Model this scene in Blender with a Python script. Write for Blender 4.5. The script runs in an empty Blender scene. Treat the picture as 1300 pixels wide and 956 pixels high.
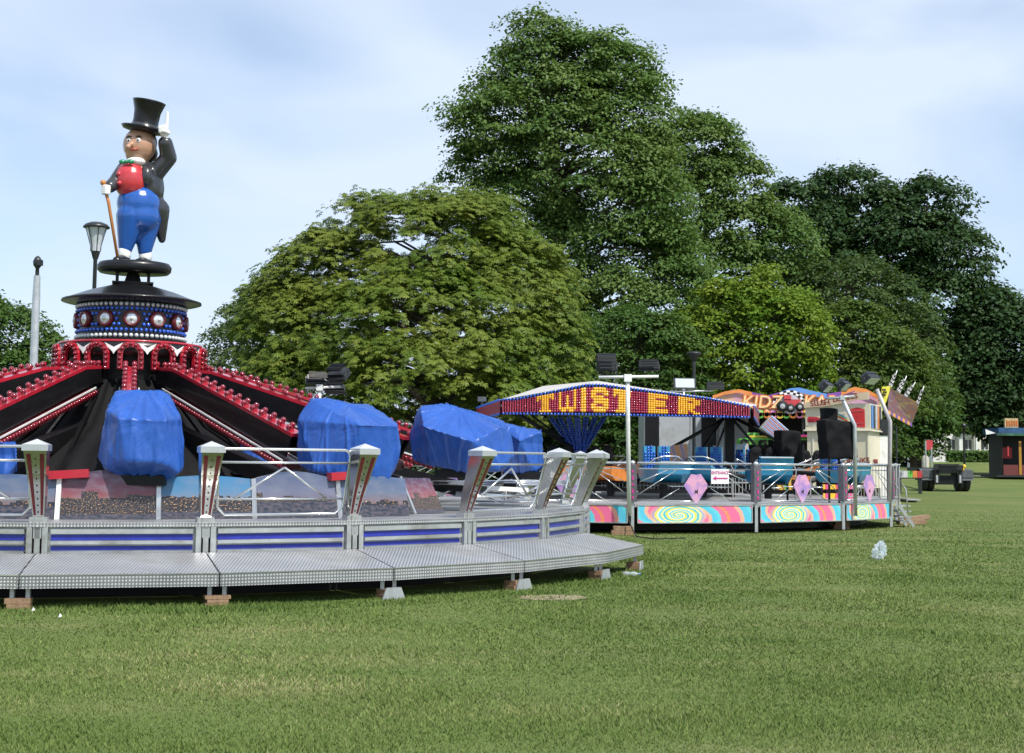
import bpy, bmesh, math, random
import numpy as np
from math import sin, cos, pi, radians, atan2, sqrt, hypot
from mathutils import Vector, Matrix, noise, Quaternion

random.seed(7); rs = np.random.RandomState(7)
scn = bpy.context.scene
COL = scn.collection

# ------------------------------------------------------------------ camera
F = 1800.0; CX, CY = 650.0, 433.0; CAMZ = 1.65
PIT, ROL = radians(4.83), radians(0.58)
R0 = Vector((1, 0, 0)); F0 = Vector((0, cos(PIT), sin(PIT))); U0 = Vector((0, -sin(PIT), cos(PIT)))
CR = R0*cos(ROL) + U0*sin(ROL); CU = U0*cos(ROL) - R0*sin(ROL); CF = F0
cam_data = bpy.data.cameras.new('camera')
cam = bpy.data.objects.new('camera', cam_data); COL.objects.link(cam)
cam_data.sensor_width = 36; cam_data.lens = F/1300*36
cam_data.shift_y = -45/1300
cam_data.clip_start = 0.1; cam_data.clip_end = 3000
M = Matrix.Identity(4)
for i in range(3):
    M[i][0] = CR[i]; M[i][1] = CU[i]; M[i][2] = -CF[i]
M[0][3], M[1][3], M[2][3] = 0, 0, CAMZ
cam.matrix_world = M
scn.camera = cam

# ------------------------------------------------------------------ sun and sky
SUN = Vector((0.64, -0.74, 1.30)).normalized()
sun_el = math.asin(SUN.z); sun_az = atan2(SUN.x, SUN.y)
sd = bpy.data.lights.new('sun', 'SUN'); sd.energy = 3.6; sd.angle = radians(0.55); sd.color = (1.0, 0.955, 0.88)
so = bpy.data.objects.new('sun', sd); COL.objects.link(so); so.location = (20, -20, 50)
so.rotation_euler = SUN.to_track_quat('Z', 'Y').to_euler()

w = bpy.data.worlds.new('World'); scn.world = w; w.use_nodes = True
nt = w.node_tree; N = nt.nodes; L = nt.links; N.clear()
wo = N.new('ShaderNodeOutputWorld'); bg = N.new('ShaderNodeBackground'); bg.inputs[1].default_value = 0.125
sky = N.new('ShaderNodeTexSky'); sky.sky_type = 'NISHITA'; sky.sun_disc = False
sky.sun_elevation = sun_el; sky.sun_rotation = sun_az
sky.altitude = 100; sky.air_density = 1.0; sky.dust_density = 0.9; sky.ozone_density = 2.6
tc = N.new('ShaderNodeTexCoord')
mp = N.new('ShaderNodeMapping'); mp.inputs['Scale'].default_value = (1.3, 1.3, 3.6); mp.inputs['Rotation'].default_value = (0.12, 0.28, 0.3)
L.new(tc.outputs['Generated'], mp.inputs[0])
n1 = N.new('ShaderNodeTexNoise'); n1.inputs['Scale'].default_value = 1.9; n1.inputs['Detail'].default_value = 4; n1.inputs['Roughness'].default_value = 0.45; n1.inputs['Distortion'].default_value = 0.5
L.new(mp.outputs[0], n1.inputs['Vector'])
cr = N.new('ShaderNodeValToRGB'); cr.color_ramp.elements[0].position = 0.38; cr.color_ramp.elements[1].position = 0.60
cr.color_ramp.elements[0].color = (0.36,)*3+(1,); cr.color_ramp.elements[1].color = (0.93,)*3+(1,)
L.new(n1.outputs[0], cr.inputs[0])
mx = N.new('ShaderNodeMix'); mx.data_type = 'RGBA'
mx.inputs[7].default_value = (4.6, 5.3, 6.4, 1)
L.new(cr.outputs[0], mx.inputs[0]); L.new(sky.outputs[0], mx.inputs[6])
L.new(mx.outputs[2], bg.inputs[0]); L.new(bg.outputs[0], wo.inputs[0])
scn.view_settings.view_transform = 'Standard'; scn.view_settings.look = 'None'
scn.view_settings.exposure = 0.46; scn.view_settings.gamma = 1.0
scn.render.engine = 'CYCLES'
try:
    scn.cycles.max_bounces = 6; scn.cycles.transparent_max_bounces = 8; scn.cycles.use_denoising = True
except Exception: pass

# ------------------------------------------------------------------ helpers: pixels of the photo -> points of the place
def ray(px, py): return CF + CR*((px-CX)/F) - CU*((py-CY)/F)
def W(px, py, Y):
    d = ray(px, py); return Vector((0, 0, CAMZ)) + d*(Y/d.y)
def G(px, py, z=0):
    d = ray(px, py); return Vector((0, 0, CAMZ)) + d*((z-CAMZ)/d.z)
def mpp(Y): return Y/F

# ------------------------------------------------------------------ helpers: materials
def nodes(name):
    m = bpy.data.materials.new(name); m.use_nodes = True
    t = m.node_tree; t.nodes.clear()
    o = t.nodes.new('ShaderNodeOutputMaterial'); p = t.nodes.new('ShaderNodeBsdfPrincipled')
    t.links.new(p.outputs[0], o.inputs[0]); return m, t, p, o
def sock(t, s, v):
    if hasattr(v, 'links') or isinstance(v, bpy.types.NodeSocket): t.links.new(v, s)
    else: s.default_value = v
def mth(t, op, a, b=None, c=None):
    n = t.nodes.new('ShaderNodeMath'); n.operation = op; sock(t, n.inputs[0], a)
    if b is not None: sock(t, n.inputs[1], b)
    if c is not None: sock(t, n.inputs[2], c)
    return n.outputs[0]
def noi(t, scale, detail=3, vec=None, rough=.5):
    n = t.nodes.new('ShaderNodeTexNoise'); n.inputs['Scale'].default_value = scale; n.inputs['Detail'].default_value = detail
    n.inputs['Roughness'].default_value = rough
    if vec is not None: t.links.new(vec, n.inputs['Vector'])
    return n.outputs[0]
def ramp(t, fac, stops, const=False):
    n = t.nodes.new('ShaderNodeValToRGB'); e = n.color_ramp
    if const: e.interpolation = 'CONSTANT'
    while len(e.elements) < len(stops): e.elements.new(0.5)
    for el, (p, c) in zip(e.elements, stops): el.position = p; el.color = tuple(c)+(1,) if len(c) == 3 else c
    t.links.new(fac, n.inputs[0]); return n.outputs[0]
def mixc(t, f, a, b):
    n = t.nodes.new('ShaderNodeMix'); n.data_type = 'RGBA'; sock(t, n.inputs[0], f)
    for k, v in ((6, a), (7, b)):
        if isinstance(v, tuple): n.inputs[k].default_value = v+(1,) if len(v) == 3 else v
        else: t.links.new(v, n.inputs[k])
    return n.outputs[2]
def coord(t, kind='Object'):
    n = t.nodes.new('ShaderNodeTexCoord'); return n.outputs[kind]
def bump(t, p, h, s=.3, d=.01):
    n = t.nodes.new('ShaderNodeBump'); n.inputs['Strength'].default_value = s; n.inputs['Distance'].default_value = d
    t.links.new(h, n.inputs['Height']); t.links.new(n.outputs[0], p.inputs['Normal'])
MC = {}
def mat(name, c, rough=.5, metal=0, var=.18, scale=6, coat=0, bmp=.0, spec=.5, dirt=None, emit=None):
    if name in MC: return MC[name]
    m, t, p, o = nodes(name)
    co = coord(t)
    f = noi(t, scale, 5, co, .6)
    lo = tuple(x*(1-var) for x in c); hi = tuple(min(1, x*(1+var)) for x in c)
    col = ramp(t, f, [(.3, lo), (.7, hi)])
    if dirt:
        f2 = noi(t, scale*.35, 6, co, .7)
        k = ramp(t, f2, [(.52, (0, 0, 0)), (.72, (1, 1, 1))]); col = mixc(t, k, col, dirt)
    t.links.new(col, p.inputs['Base Color'])
    rr = mth(t, 'MULTIPLY_ADD', f, .35*rough, rough*.82)
    t.links.new(rr, p.inputs['Roughness']); p.inputs['Metallic'].default_value = metal
    p.inputs['Specular IOR Level'].default_value = spec
    if coat: p.inputs['Coat Weight'].default_value = coat; p.inputs['Coat Roughness'].default_value = .08
    if bmp: bump(t, p, noi(t, scale*4, 4, co), bmp, .01)
    if emit: p.inputs['Emission Color'].default_value = emit+(1,); p.inputs['Emission Strength'].default_value = 1
    MC[name] = m; return m

def tread_mat():
    m, t, p, o = nodes('tread_plate')
    uv = coord(t, 'UV'); s = t.nodes.new('ShaderNodeSeparateXYZ'); t.links.new(uv, s.inputs[0])
    k = 2*pi/.074
    a = mth(t, 'SINE', mth(t, 'MULTIPLY', mth(t, 'ADD', s.outputs[0], s.outputs[1]), k))
    b = mth(t, 'SINE', mth(t, 'MULTIPLY', mth(t, 'SUBTRACT', s.outputs[0], s.outputs[1]), k))
    pr = mth(t, 'MULTIPLY', a, b)
    h = ramp(t, pr, [(.12, (0, 0, 0)), (.42, (1, 1, 1))])
    f = noi(t, 1.3, 6, coord(t), .65)
    base = ramp(t, f, [(.3, (.19, .20, .21)), (.7, (.38, .385, .39))])
    col = mixc(t, h, base, (.66, .665, .66))
    d = ramp(t, noi(t, .9, 7, coord(t), .75), [(.5, (0, 0, 0)), (.72, (.62, .62, .62))])
    col = mixc(t, d, col, (.25, .235, .2))
    t.links.new(col, p.inputs['Base Color']); p.inputs['Metallic'].default_value = .55
    t.links.new(mth(t, 'MULTIPLY_ADD', f, .25, .30), p.inputs['Roughness'])
    bump(t, p, h, .7, .006); return m
def uvmat(name, fn, rough=.4, coat=.3):
    m, t, p, o = nodes(name); uv = coord(t, 'UV'); s = t.nodes.new('ShaderNodeSeparateXYZ'); t.links.new(uv, s.inputs[0])
    t.links.new(fn(t, s.outputs[0], s.outputs[1]), p.inputs['Base Color'])
    p.inputs['Roughness'].default_value = rough; p.inputs['Coat Weight'].default_value = coat; return m
def swirl(t, u, v):
    x = mth(t, 'MULTIPLY', mth(t, 'SUBTRACT', u, .37), 3.3); y = mth(t, 'SUBTRACT', v, .42)
    nz = noi(t, 9, 2, coord(t, 'UV'))
    x = mth(t, 'MULTIPLY_ADD', nz, .12, x)
    r = mth(t, 'SQRT', mth(t, 'ADD', mth(t, 'MULTIPLY', x, x), mth(t, 'MULTIPLY', y, y)))
    a = mth(t, 'DIVIDE', mth(t, 'ARCTAN2', y, x), 2*pi)
    f = mth(t, 'FRACT', mth(t, 'ADD', mth(t, 'MULTIPLY', mth(t, 'POWER', r, .75), 3.6), a))
    inner = ramp(t, f, [(0, (.85, .75, .10)), (.22, (.10, .52, .66)), (.45, (.85, .78, .30)), (.66, (.16, .6, .72)), (.86, (.88, .83, .7))], True)
    f2 = mth(t, 'FRACT', mth(t, 'ADD', mth(t, 'MULTIPLY', mth(t, 'POWER', r, .75), 1.5), mth(t, 'MULTIPLY', a, 2)))
    outer = ramp(t, f2, [(0, (.82, .16, .32)), (.3, (.9, .42, .30)), (.42, (.10, .52, .70)), (.6, (.13, .6, .7)), (.72, (.85, .17, .33)), (.9, (.88, .28, .12))], True)
    k = ramp(t, r, [(.62, (0, 0, 0)), (.85, (1, 1, 1))])
    return mixc(t, k, inner, outer)
def cityscape(seed, sky_hi, sky_lo, glow):
    def fn(t, u, v):
        uv = coord(t, 'UV')
        c = ramp(t, v, [(.30, glow), (.55, sky_lo), (1, sky_hi)])
        cl = noi(t, 4+seed, 4, uv)
        c = mixc(t, ramp(t, cl, [(.45, (0, 0, 0)), (.75, (.5, .5, .5))]), c, (.20, .21, .26))
        vor = t.nodes.new('ShaderNodeTexVoronoi'); vor.voronoi_dimensions = '1D'; vor.inputs['Scale'].default_value = (26, 9, 14, 7)[seed]
        wv = mth(t, 'ADD', u, seed*3.1); t.links.new(wv, vor.inputs['W'])
        hgt = mth(t, 'MULTIPLY_ADD', vor.outputs['Color'], (.10, .34, .2, .28)[seed], (.42, .30, .22, .36)[seed])
        k = mth(t, 'LESS_THAN', v, hgt)
        n2 = noi(t, (40, 75, 30, 60)[seed], 2, uv)
        lights = ramp(t, n2, [(.57, (.02, .024, .034)), (.64, (.42, .22, .08)), (.74, (.7, .6, .4))])
        c = mixc(t, k, c, lights)
        wav = noi(t, 18, 3, uv)
        water = ramp(t, wav, [(.35, (.02, .03, .05)), (.65, (.10, .085, .10))])
        return mixc(t, mth(t, 'LESS_THAN', v, (.16, .36, .26, .10)[seed]), c, water)
    return fn

# ------------------------------------------------------------------ helpers: meshes
class MB:
    def __init__(s): s.v = []; s.f = []; s.m = []; s.s = []; s.uv = {}
    def add(s, vs, fs, mi=0, smooth=False, uvs=None):
        o = len(s.v); s.v += [tuple(x) for x in vs]
        for k, f in enumerate(fs):
            if uvs: s.uv[len(s.f)] = uvs[k]
            s.f.append(tuple(i+o for i in f)); s.m.append(mi); s.s.append(smooth)
        return s
    def box(s, c, d, mi=0, rot=None, taper=None):
        c = Vector(c); x, y, z = d[0]/2, d[1]/2, d[2]/2; vs = []
        for k, zz in enumerate((-z, z)):
            tx = ty = 1
            if taper and k: tx = ty = taper
            for a, b in ((-1, -1), (1, -1), (1, 1), (-1, 1)):
                p = Vector((a*x*tx, b*y*ty, zz)); p = rot @ p if rot else p
                vs.append(p+c)
        return s.add(vs, [(3, 2, 1, 0), (4, 5, 6, 7), (0, 1, 5, 4), (1, 2, 6, 5), (2, 3, 7, 6), (3, 0, 4, 7)], mi)
    def bar(s, a, b, wd, ht=None, mi=0, up=(0, 0, 1), w2=None, h2=None):
        a = Vector(a); b = Vector(b); ht = ht or wd; w2 = w2 or wd; h2 = h2 or ht
        d = (b-a).normalized(); u = Vector(up)
        if abs(d.dot(u)) > .98: u = Vector((0, 1, 0))
        sd_ = d.cross(u).normalized(); u = sd_.cross(d)
        vs = []
        for p, ww, hh in ((a, wd, ht), (b, w2, h2)):
            for i, j in ((-1, -1), (1, -1), (1, 1), (-1, 1)): vs.append(p+sd_*i*ww/2+u*j*hh/2)
        return s.add(vs, [(0, 1, 2, 3), (7, 6, 5, 4), (4, 5, 1, 0), (5, 6, 2, 1), (6, 7, 3, 2), (7, 4, 0, 3)], mi)
    def tube(s, pts, r, n=8, mi=0, cap=True):
        pts = [Vector(p) for p in pts]; rr = r if isinstance(r, (list, tuple)) else [r]*len(pts)
        vs = []; fs = []; prev = None
        for i, p in enumerate(pts):
            d = (pts[min(i+1, len(pts)-1)]-pts[max(i-1, 0)])
            if d.length < 1e-9: d = Vector((0, 0, 1))
            d.normalize()
            if prev is None: u = d.orthogonal().normalized()
            else:
                u = prev-d*prev.dot(d)
                u = u.normalized() if u.length > 1e-6 else d.orthogonal().normalized()
            prev = u; q = d.cross(u)
            for k in range(n):
                a = 2*pi*k/n; vs.append(p+(u*cos(a)+q*sin(a))*rr[i])
        for i in range(len(pts)-1):
            for k in range(n): fs.append((i*n+k, i*n+(k+1) % n, (i+1)*n+(k+1) % n, (i+1)*n+k))
        s.add(vs, fs, mi, True)
        if cap:
            o = len(s.v)-len(vs)
            s.f.append(tuple(o+k for k in reversed(range(n)))); s.m.append(mi); s.s.append(False)
            s.f.append(tuple(o+(len(pts)-1)*n+k for k in range(n))); s.m.append(mi); s.s.append(False)
        return s
    def lathe(s, prof, n=32, c=(0, 0, 0), mi=0, smooth=True, a0=0, a1=2*pi, rot=None):
        full = abs(a1-a0-2*pi) < 1e-6; m = n if full else n+1; vs = []; fs = []; c = Vector(c)
        for (r, z) in prof:
            for k in range(m):
                a = a0+(a1-a0)*k/n; p = Vector((r*cos(a), r*sin(a), z))
                if rot: p = rot @ p
                vs.append(p+c)
        for i in range(len(prof)-1):
            for k in range(n):
                k2 = (k+1) % m if full else k+1
                fs.append((i*m+k, i*m+k2, (i+1)*m+k2, (i+1)*m+k))
        return s.add(vs, fs, mi, smooth)
    def ball(s, c, r, mi=0, n=7, k=4, sc=(1, 1, 1), rot=None):
        c = Vector(c); vs = [Vector((0, 0, -1))]; fs = []
        for i in range(1, k):
            ph = -pi/2+pi*i/k
            for j in range(n): vs.append(Vector((cos(ph)*cos(2*pi*j/n), cos(ph)*sin(2*pi*j/n), sin(ph))))
        vs.append(Vector((0, 0, 1))); e = len(vs)-1
        for j in range(n):
            fs.append((0, 1+(j+1) % n, 1+j)); fs.append((e, 1+(k-2)*n+j, 1+(k-2)*n+(j+1) % n))
            for i in range(k-2): fs.append((1+i*n+j, 1+i*n+(j+1) % n, 1+(i+1)*n+(j+1) % n, 1+(i+1)*n+j))
        out = []
        for p in vs:
            p = Vector((p.x*sc[0], p.y*sc[1], p.z*sc[2]))*r
            out.append((rot @ p if rot else p)+c)
        return s.add(out, fs, mi, True)
    def poly(s, pts, th, mi=0, d=None):
        """closed outline extruded by th along its normal (or d)"""
        pts = [Vector(p) for p in pts]; n = len(pts)
        if d is None:
            nn = Vector((0, 0, 0))
            for i in range(n):
                a = pts[i]; b = pts[(i+1) % n]; nn += a.cross(b)
            d = nn.normalized()*th
        else: d = Vector(d)*th
        vs = pts+[p-d for p in pts]
        fs = [tuple(range(n)), tuple(reversed(range(n, 2*n)))]+[(i, i+n, (i+1) % n+n, (i+1) % n) for i in range(n)]
        return s.add(vs, fs, mi)
    def mesh(s, name, mats, off=(0, 0, 0)):
        me = bpy.data.meshes.new(name); ox, oy, oz = off
        me.from_pydata([(a-ox, b-oy, c-oz) for a, b, c in s.v], [], s.f)
        for m in mats: me.materials.append(m)
        me.polygons.foreach_set('material_index', s.m); me.polygons.foreach_set('use_smooth', s.s)
        uvl = me.uv_layers.new(name='UVMap')
        for p in me.polygons:
            if p.index in s.uv:
                for li, q in zip(p.loop_indices, s.uv[p.index]): uvl.data[li].uv = q
            elif len(s.f) < 6000:
                n = p.normal; ax = max(range(3), key=lambda i: abs(n[i]))
                hx = Vector((-n.y, n.x, 0))
                hx = hx.normalized() if hx.length > .3 else None
                for li in p.loop_indices:
                    co = me.vertices[me.loops[li].vertex_index].co
                    if ax == 2 or hx is None: uvl.data[li].uv = (co.x, co.y)
                    else: uvl.data[li].uv = (co.dot(hx), co.z)
        me.update(); return me
    def build(s, name, mats, parent=None, local=False, off=None):
        if not isinstance(mats, (list, tuple)): mats = [mats]
        if off is None: off = (0, 0, 0) if (local or parent is None) else gl(parent)
        o = bpy.data.objects.new(name, s.mesh(name, mats, off)); COL.objects.link(o)
        if parent is None: o.location = off
        else: o.parent = parent
        return o
def gl(o):
    p = Vector((0, 0, 0))
    while o: p += o.location; o = o.parent
    return tuple(p)
def tag(o, label=None, cat=None, group=None, kind=None):
    if label: o['label'] = label
    if cat: o['category'] = cat
    if cat and not kind: o['kind'] = 'thing'
    if group: o['group'] = group
    if kind: o['kind'] = kind
    return o
def thing(name, label, cat, loc=(0, 0, 0), rz=0, group=None):
    o = bpy.data.objects.new(name, None); COL.objects.link(o); o.location = loc; o.rotation_euler = (0, 0, rz)
    o.empty_display_size = .2
    return tag(o, label, cat, group)
def dup(root, loc=None, rz=None, label=None, parent=None):
    r = root.copy(); COL.objects.link(r)
    if parent: r.parent = parent
    if loc is not None: r.location = loc
    if rz is not None: r.rotation_euler = (0, 0, rz)
    if label: r['label'] = label
    for ch in list(root.children): dup(ch, parent=r)
    return r
def remeshed(name, mb, mats, parent, voxel, smooth=4, wrinkle=None, local=False):
    """union of overlapping solids grown into one continuous skin"""
    off = (0, 0, 0) if local else (gl(parent) if parent else (0, 0, 0))
    me = mb.mesh(name, mats, off); o = bpy.data.objects.new(name, me); COL.objects.link(o)
    md = o.modifiers.new('r', 'REMESH'); md.mode = 'VOXEL'; md.voxel_size = voxel
    if smooth: ms = o.modifiers.new('s', 'SMOOTH'); ms.iterations = smooth; ms.factor = .5
    dg = bpy.context.evaluated_depsgraph_get(); dg.update()
    m2 = bpy.data.meshes.new_from_object(o.evaluated_get(dg)); o.modifiers.clear(); o.data = m2; m2.name = name
    if not m2.materials:
        for m in mats: m2.materials.append(m)
    if wrinkle:
        nr = [v.normal.copy() for v in m2.vertices]
        for v, n in zip(m2.vertices, nr): v.co += n*wrinkle(v.co)
    m2.polygons.foreach_set('use_smooth', [True]*len(m2.polygons)); m2.update()
    if parent: o.parent = parent
    return o
def big_mesh(name, V, Q, mats, rnd=None, mi=None, parent=None, off=(0, 0, 0)):
    V = np.asarray(V, dtype=np.float32)-np.array(off, dtype=np.float32); Q = np.asarray(Q, dtype=np.int32); k = Q.shape[1]
    me = bpy.data.meshes.new(name)
    me.vertices.add(len(V)); me.vertices.foreach_set('co', V.ravel())
    me.loops.add(Q.size); me.loops.foreach_set('vertex_index', Q.ravel())
    me.polygons.add(len(Q)); me.polygons.foreach_set('loop_start', np.arange(0, Q.size, k, dtype=np.int32))
    me.update(calc_edges=True)
    if rnd is not None:
        a = me.attributes.new('rnd', 'FLOAT', 'FACE'); a.data.foreach_set('value', np.asarray(rnd, dtype=np.float32))
    for m in mats: me.materials.append(m)
    o = bpy.data.objects.new(name, me); COL.objects.link(o)
    if parent: o.parent = parent
    return o
FONT_CACHE = {}
def text_part(name, txt, size, mat_, parent, loc, rot, ext=.004, sx=1.0, shear=0, bold=0):
    cu = bpy.data.curves.new('t', 'FONT'); cu.body = txt; cu.size = size; cu.extrude = ext; cu.align_x = 'CENTER'; cu.align_y = 'CENTER'
    cu.shear = shear; cu.offset = bold; cu.resolution_u = 3
    to = bpy.data.objects.new('t', cu); COL.objects.link(to)
    dg = bpy.context.evaluated_depsgraph_get(); dg.update()
    me = bpy.data.meshes.new_from_object(to.evaluated_get(dg)); bpy.data.objects.remove(to)
    me.name = name; me.materials.clear(); me.materials.append(mat_)
    for v in me.vertices: v.co.x *= sx
    o = bpy.data.objects.new(name, me); COL.objects.link(o); o.parent = parent
    o.location = Vector(loc); o.rotation_euler = rot
    return o

# ------------------------------------------------------------------ material library
alu = mat('brushed_aluminium', (.62, .63, .63), .34, .75, .12, 5, dirt=(.35, .34, .31))
alu_dull = mat('dull_aluminium', (.50, .51, .51), .45, .55, .15, 5, dirt=(.3, .29, .26))
steel = mat('polished_steel', (.52, .52, .50), .16, .95, .08, 4)
galv = mat('galvanised_steel', (.52, .54, .55), .42, .6, .12, 8)
chrome = mat('chrome_tube', (.78, .78, .77), .2, .9, .05, 5)
black_gloss = mat('black_gloss_paint', (.008, .008, .009), .32, 0, .3, 4, coat=.15, spec=.35)
black = mat('black_paint', (.007, .007, .008), .45, 0, .3, 6, spec=.3)
black_cloth = mat('black_cloth', (.006, .006, .007), .75, 0, .4, 3, bmp=.3, spec=.2)
red = mat('red_paint', (.42, .014, .03), .28, 0, .15, 5, coat=.5)
red_bulb = mat('red_bulb_plastic', (.22, .006, .018), .14, 0, .25, 9, coat=.8)
red_dull = mat('dark_red_strip', (.13, .012, .015), .35, 0, .2, 9)
white = mat('white_paint', (.78, .78, .76), .4, 0, .06, 5, dirt=(.5, .49, .45))
white_bulb = mat('white_bulb_plastic', (.62, .63, .64), .2, 0, .12, 9, coat=.7)
blue_bulb = mat('blue_bulb_plastic', (.02, .10, .55), .14, 0, .3, 9, coat=.8)
blue_strip = mat('blue_strip_paint', (.02, .03, .30), .35, 0, .15, 6, coat=.3)
tread = tread_mat()
wood = mat('rough_wood', (.27, .17, .10), .8, 0, .35, 14, bmp=.4)
glass_lens = mat('lamp_lens', (.75, .78, .80), .12, .5, .1, 9)
grey_canvas = mat('grey_canvas', (.50, .48, .46), .75, 0, .1, 2)
rubber = mat('black_rubber', (.016, .016, .016), .75, 0, .3, 8)

def tarp_mat():
    m, t, p, o = nodes('blue_tarpaulin'); co = coord(t)
    f = noi(t, 2.2, 5, co, .6)
    base = ramp(t, f, [(.3, (.010, .066, .31)), (.7, (.018, .10, .43))])
    base = mixc(t, ramp(t, noi(t, 1.1, 7, co, .75), [(.55, (0, 0, 0)), (.8, (.12, .12, .12))]), base, (.16, .19, .24))
    t.links.new(base, p.inputs['Base Color'])
    t.links.new(mth(t, 'MULTIPLY_ADD', noi(t, 6, 4, co), .3, .28), p.inputs['Roughness'])
    p.inputs['Coat Weight'].default_value = .2; p.inputs['Coat Roughness'].default_value = .3
    n = t.nodes.new('ShaderNodeTexNoise'); n.inputs['Scale'].default_value = 2.2; n.inputs['Detail'].default_value = 3; n.inputs['Distortion'].default_value = 2.2
    t.links.new(co, n.inputs['Vector']); bump(t, p, n.outputs[0], .45, .05); return m
tarp = tarp_mat()

def leaf_mat(name, lo, hi, alt, trans=.28, rough=.55, big=.35, ):
    m, t, p, o = nodes(name)
    a = t.nodes.new('ShaderNodeAttribute'); a.attribute_name = 'rnd'
    c = ramp(t, a.outputs['Fac'], [(0, lo), (.75, hi), (1, alt)])
    f = noi(t, big, 3, coord(t))
    c = mixc(t, ramp(t, f, [(.4, (0, 0, 0)), (.65, (.55, .55, .55))]), c, alt)
    t.links.new(c, p.inputs['Base Color']); p.inputs['Roughness'].default_value = rough
    p.inputs['Specular IOR Level'].default_value = .18
    tr = t.nodes.new('ShaderNodeBsdfTranslucent'); mixn = t.nodes.new('ShaderNodeMixShader'); mixn.inputs[0].default_value = trans
    mm = mixc(t, .5, c, (.16, .26, .03)); t.links.new(mm, tr.inputs[0])
    t.links.new(p.outputs[0], mixn.inputs[1]); t.links.new(tr.outputs[0], mixn.inputs[2]); t.links.new(mixn.outputs[0], o.inputs[0])
    return m
bark = mat('bark', (.085, .07, .05), .9, 0, .4, 5, bmp=.8)

# ================================================================== GROUND
def ground_mat():
    m, t, p, o = nodes('mown_grass'); co = coord(t)
    fine = noi(t, 38, 4, co, .7); mid = noi(t, 1.1, 5, co, .62); big = noi(t, .16, 4, co, .55)
    g = ramp(t, fine, [(.28, (.066, .10, .024)), (.5, (.115, .155, .040)), (.72, (.18, .21, .07))])
    dry = ramp(t, fine, [(.3, (.15, .155, .06)), (.7, (.30, .27, .13))])
    mp_ = t.nodes.new('ShaderNodeMapping'); mp_.inputs['Scale'].default_value = (.35, 1.5, 1); mp_.inputs['Rotation'].default_value = (0, 0, .15)
    t.links.new(co, mp_.inputs[0]); strk = noi(t, .55, 5, mp_.outputs[0], .65)
    k = mth(t, 'MULTIPLY', ramp(t, strk, [(.47, (0, 0, 0)), (.66, (1, 1, 1))]), ramp(t, mid, [(.3, (.2, .2, .2)), (.62, (.75, .75, .75))]))
    c = mixc(t, k, g, dry)
    c = mixc(t, ramp(t, big, [(.4, (0, 0, 0)), (.65, (.35, .35, .35))]), c, (.07, .125, .03))
    t.links.new(c, p.inputs['Base Color']); p.inputs['Roughness'].default_value = .85; p.inputs['Specular IOR Level'].default_value = .2
    bump(t, p, fine, .5, .03); return m
gmat = ground_mat()
def gz(y): return float(np.interp(y, [0, 55, 76, 92, 130, 900], [0, 0, .25, .9, 1.4, 1.4]))
g = MB(); xs = [-500, -120, -60, -30, -15, 0, 15, 30, 60, 120, 500]; ys = [-60, 0, 10, 20, 40, 55, 65, 76, 84, 92, 110, 130, 200, 900]
vs = [(x, y, gz(y)) for y in ys for x in xs]; n = len(xs)
g.add(vs, [(j*n+i, j*n+i+1, (j+1)*n+i+1, (j+1)*n+i) for j in range(len(ys)-1) for i in range(n-1)])
ground = tag(g.build('grass_field', gmat), kind='structure')

# blades of grass over the part of the field close enough to show them
def grass():
    n = 680000
    u = rs.rand(n); d0, d1 = 7.4, 62.
    d = np.exp(np.log(d0)+(np.log(d1)-np.log(d0))*u)
    x = (rs.rand(n)*2-1)*d*.40+np.where(rs.rand(n) < .22, np.sign(rs.rand(n)-.5)*(rs.rand(n)**1.5)*6, 0)
    x0, y0 = -6.51, 24.14
    keep = (np.hypot(x-x0, d-y0) > 8.1) & (rs.rand(n) > (d-26)/34) & (np.hypot(x-2.9, d-41) > 7.2)
    x, d = x[keep], d[keep]; n = len(x)
    # tufts: pull the blades towards knots
    patch = np.array([noise.noise(Vector((a*.8, b*.8, 0))) for a, b in zip(x[::1], d[::1])])
    h = (.010+.017*rs.rand(n)+.02*(rs.rand(n) > .985))*(1+.8*np.clip(patch, -.6, 1))
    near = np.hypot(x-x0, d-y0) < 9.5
    h = np.where(near, h*1.6, h)
    wd = .0026*np.clip(d/9, 1, 3.2)*(1+rs.rand(n))
    a = rs.rand(n)*2*pi; la = rs.rand(n)*2*pi; ln = h*(.3+.9*rs.rand(n))
    V = np.empty((n, 3, 3), dtype=np.float32)
    V[:, 0] = np.stack([x-np.cos(a)*wd, d-np.sin(a)*wd, np.zeros(n)-.002], 1)
    V[:, 1] = np.stack([x+np.cos(a)*wd, d+np.sin(a)*wd, np.zeros(n)-.002], 1)
    V[:, 2] = np.stack([x+np.cos(la)*ln, d+np.sin(la)*ln, h], 1)
    Q = np.arange(n*3).reshape(n, 3)
    m, t, p, o = nodes('grass_blade')
    at = t.nodes.new('ShaderNodeAttribute'); at.attribute_name = 'rnd'
    c = ramp(t, at.outputs['Fac'], [(0, (.072, .122, .024)), (.5, (.135, .195, .046)), (.76, (.21, .24, .08)), (1, (.38, .34, .18))])
    t.links.new(c, p.inputs['Base Color']); p.inputs['Roughness'].default_value = .75; p.inputs['Specular IOR Level'].default_value = .2
    pn = np.array([noise.noise(Vector((a*.6, b*1.1, 3))) for a, b in zip(x, d)])
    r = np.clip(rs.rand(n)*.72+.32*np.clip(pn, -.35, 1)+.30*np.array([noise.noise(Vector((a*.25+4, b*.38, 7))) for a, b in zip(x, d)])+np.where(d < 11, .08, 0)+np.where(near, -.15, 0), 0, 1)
    tag(big_mesh('grass', V.reshape(-1, 3), Q, [m], r), kind='stuff', label='short mown grass with dry patches', cat='grass')
grass()

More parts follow.
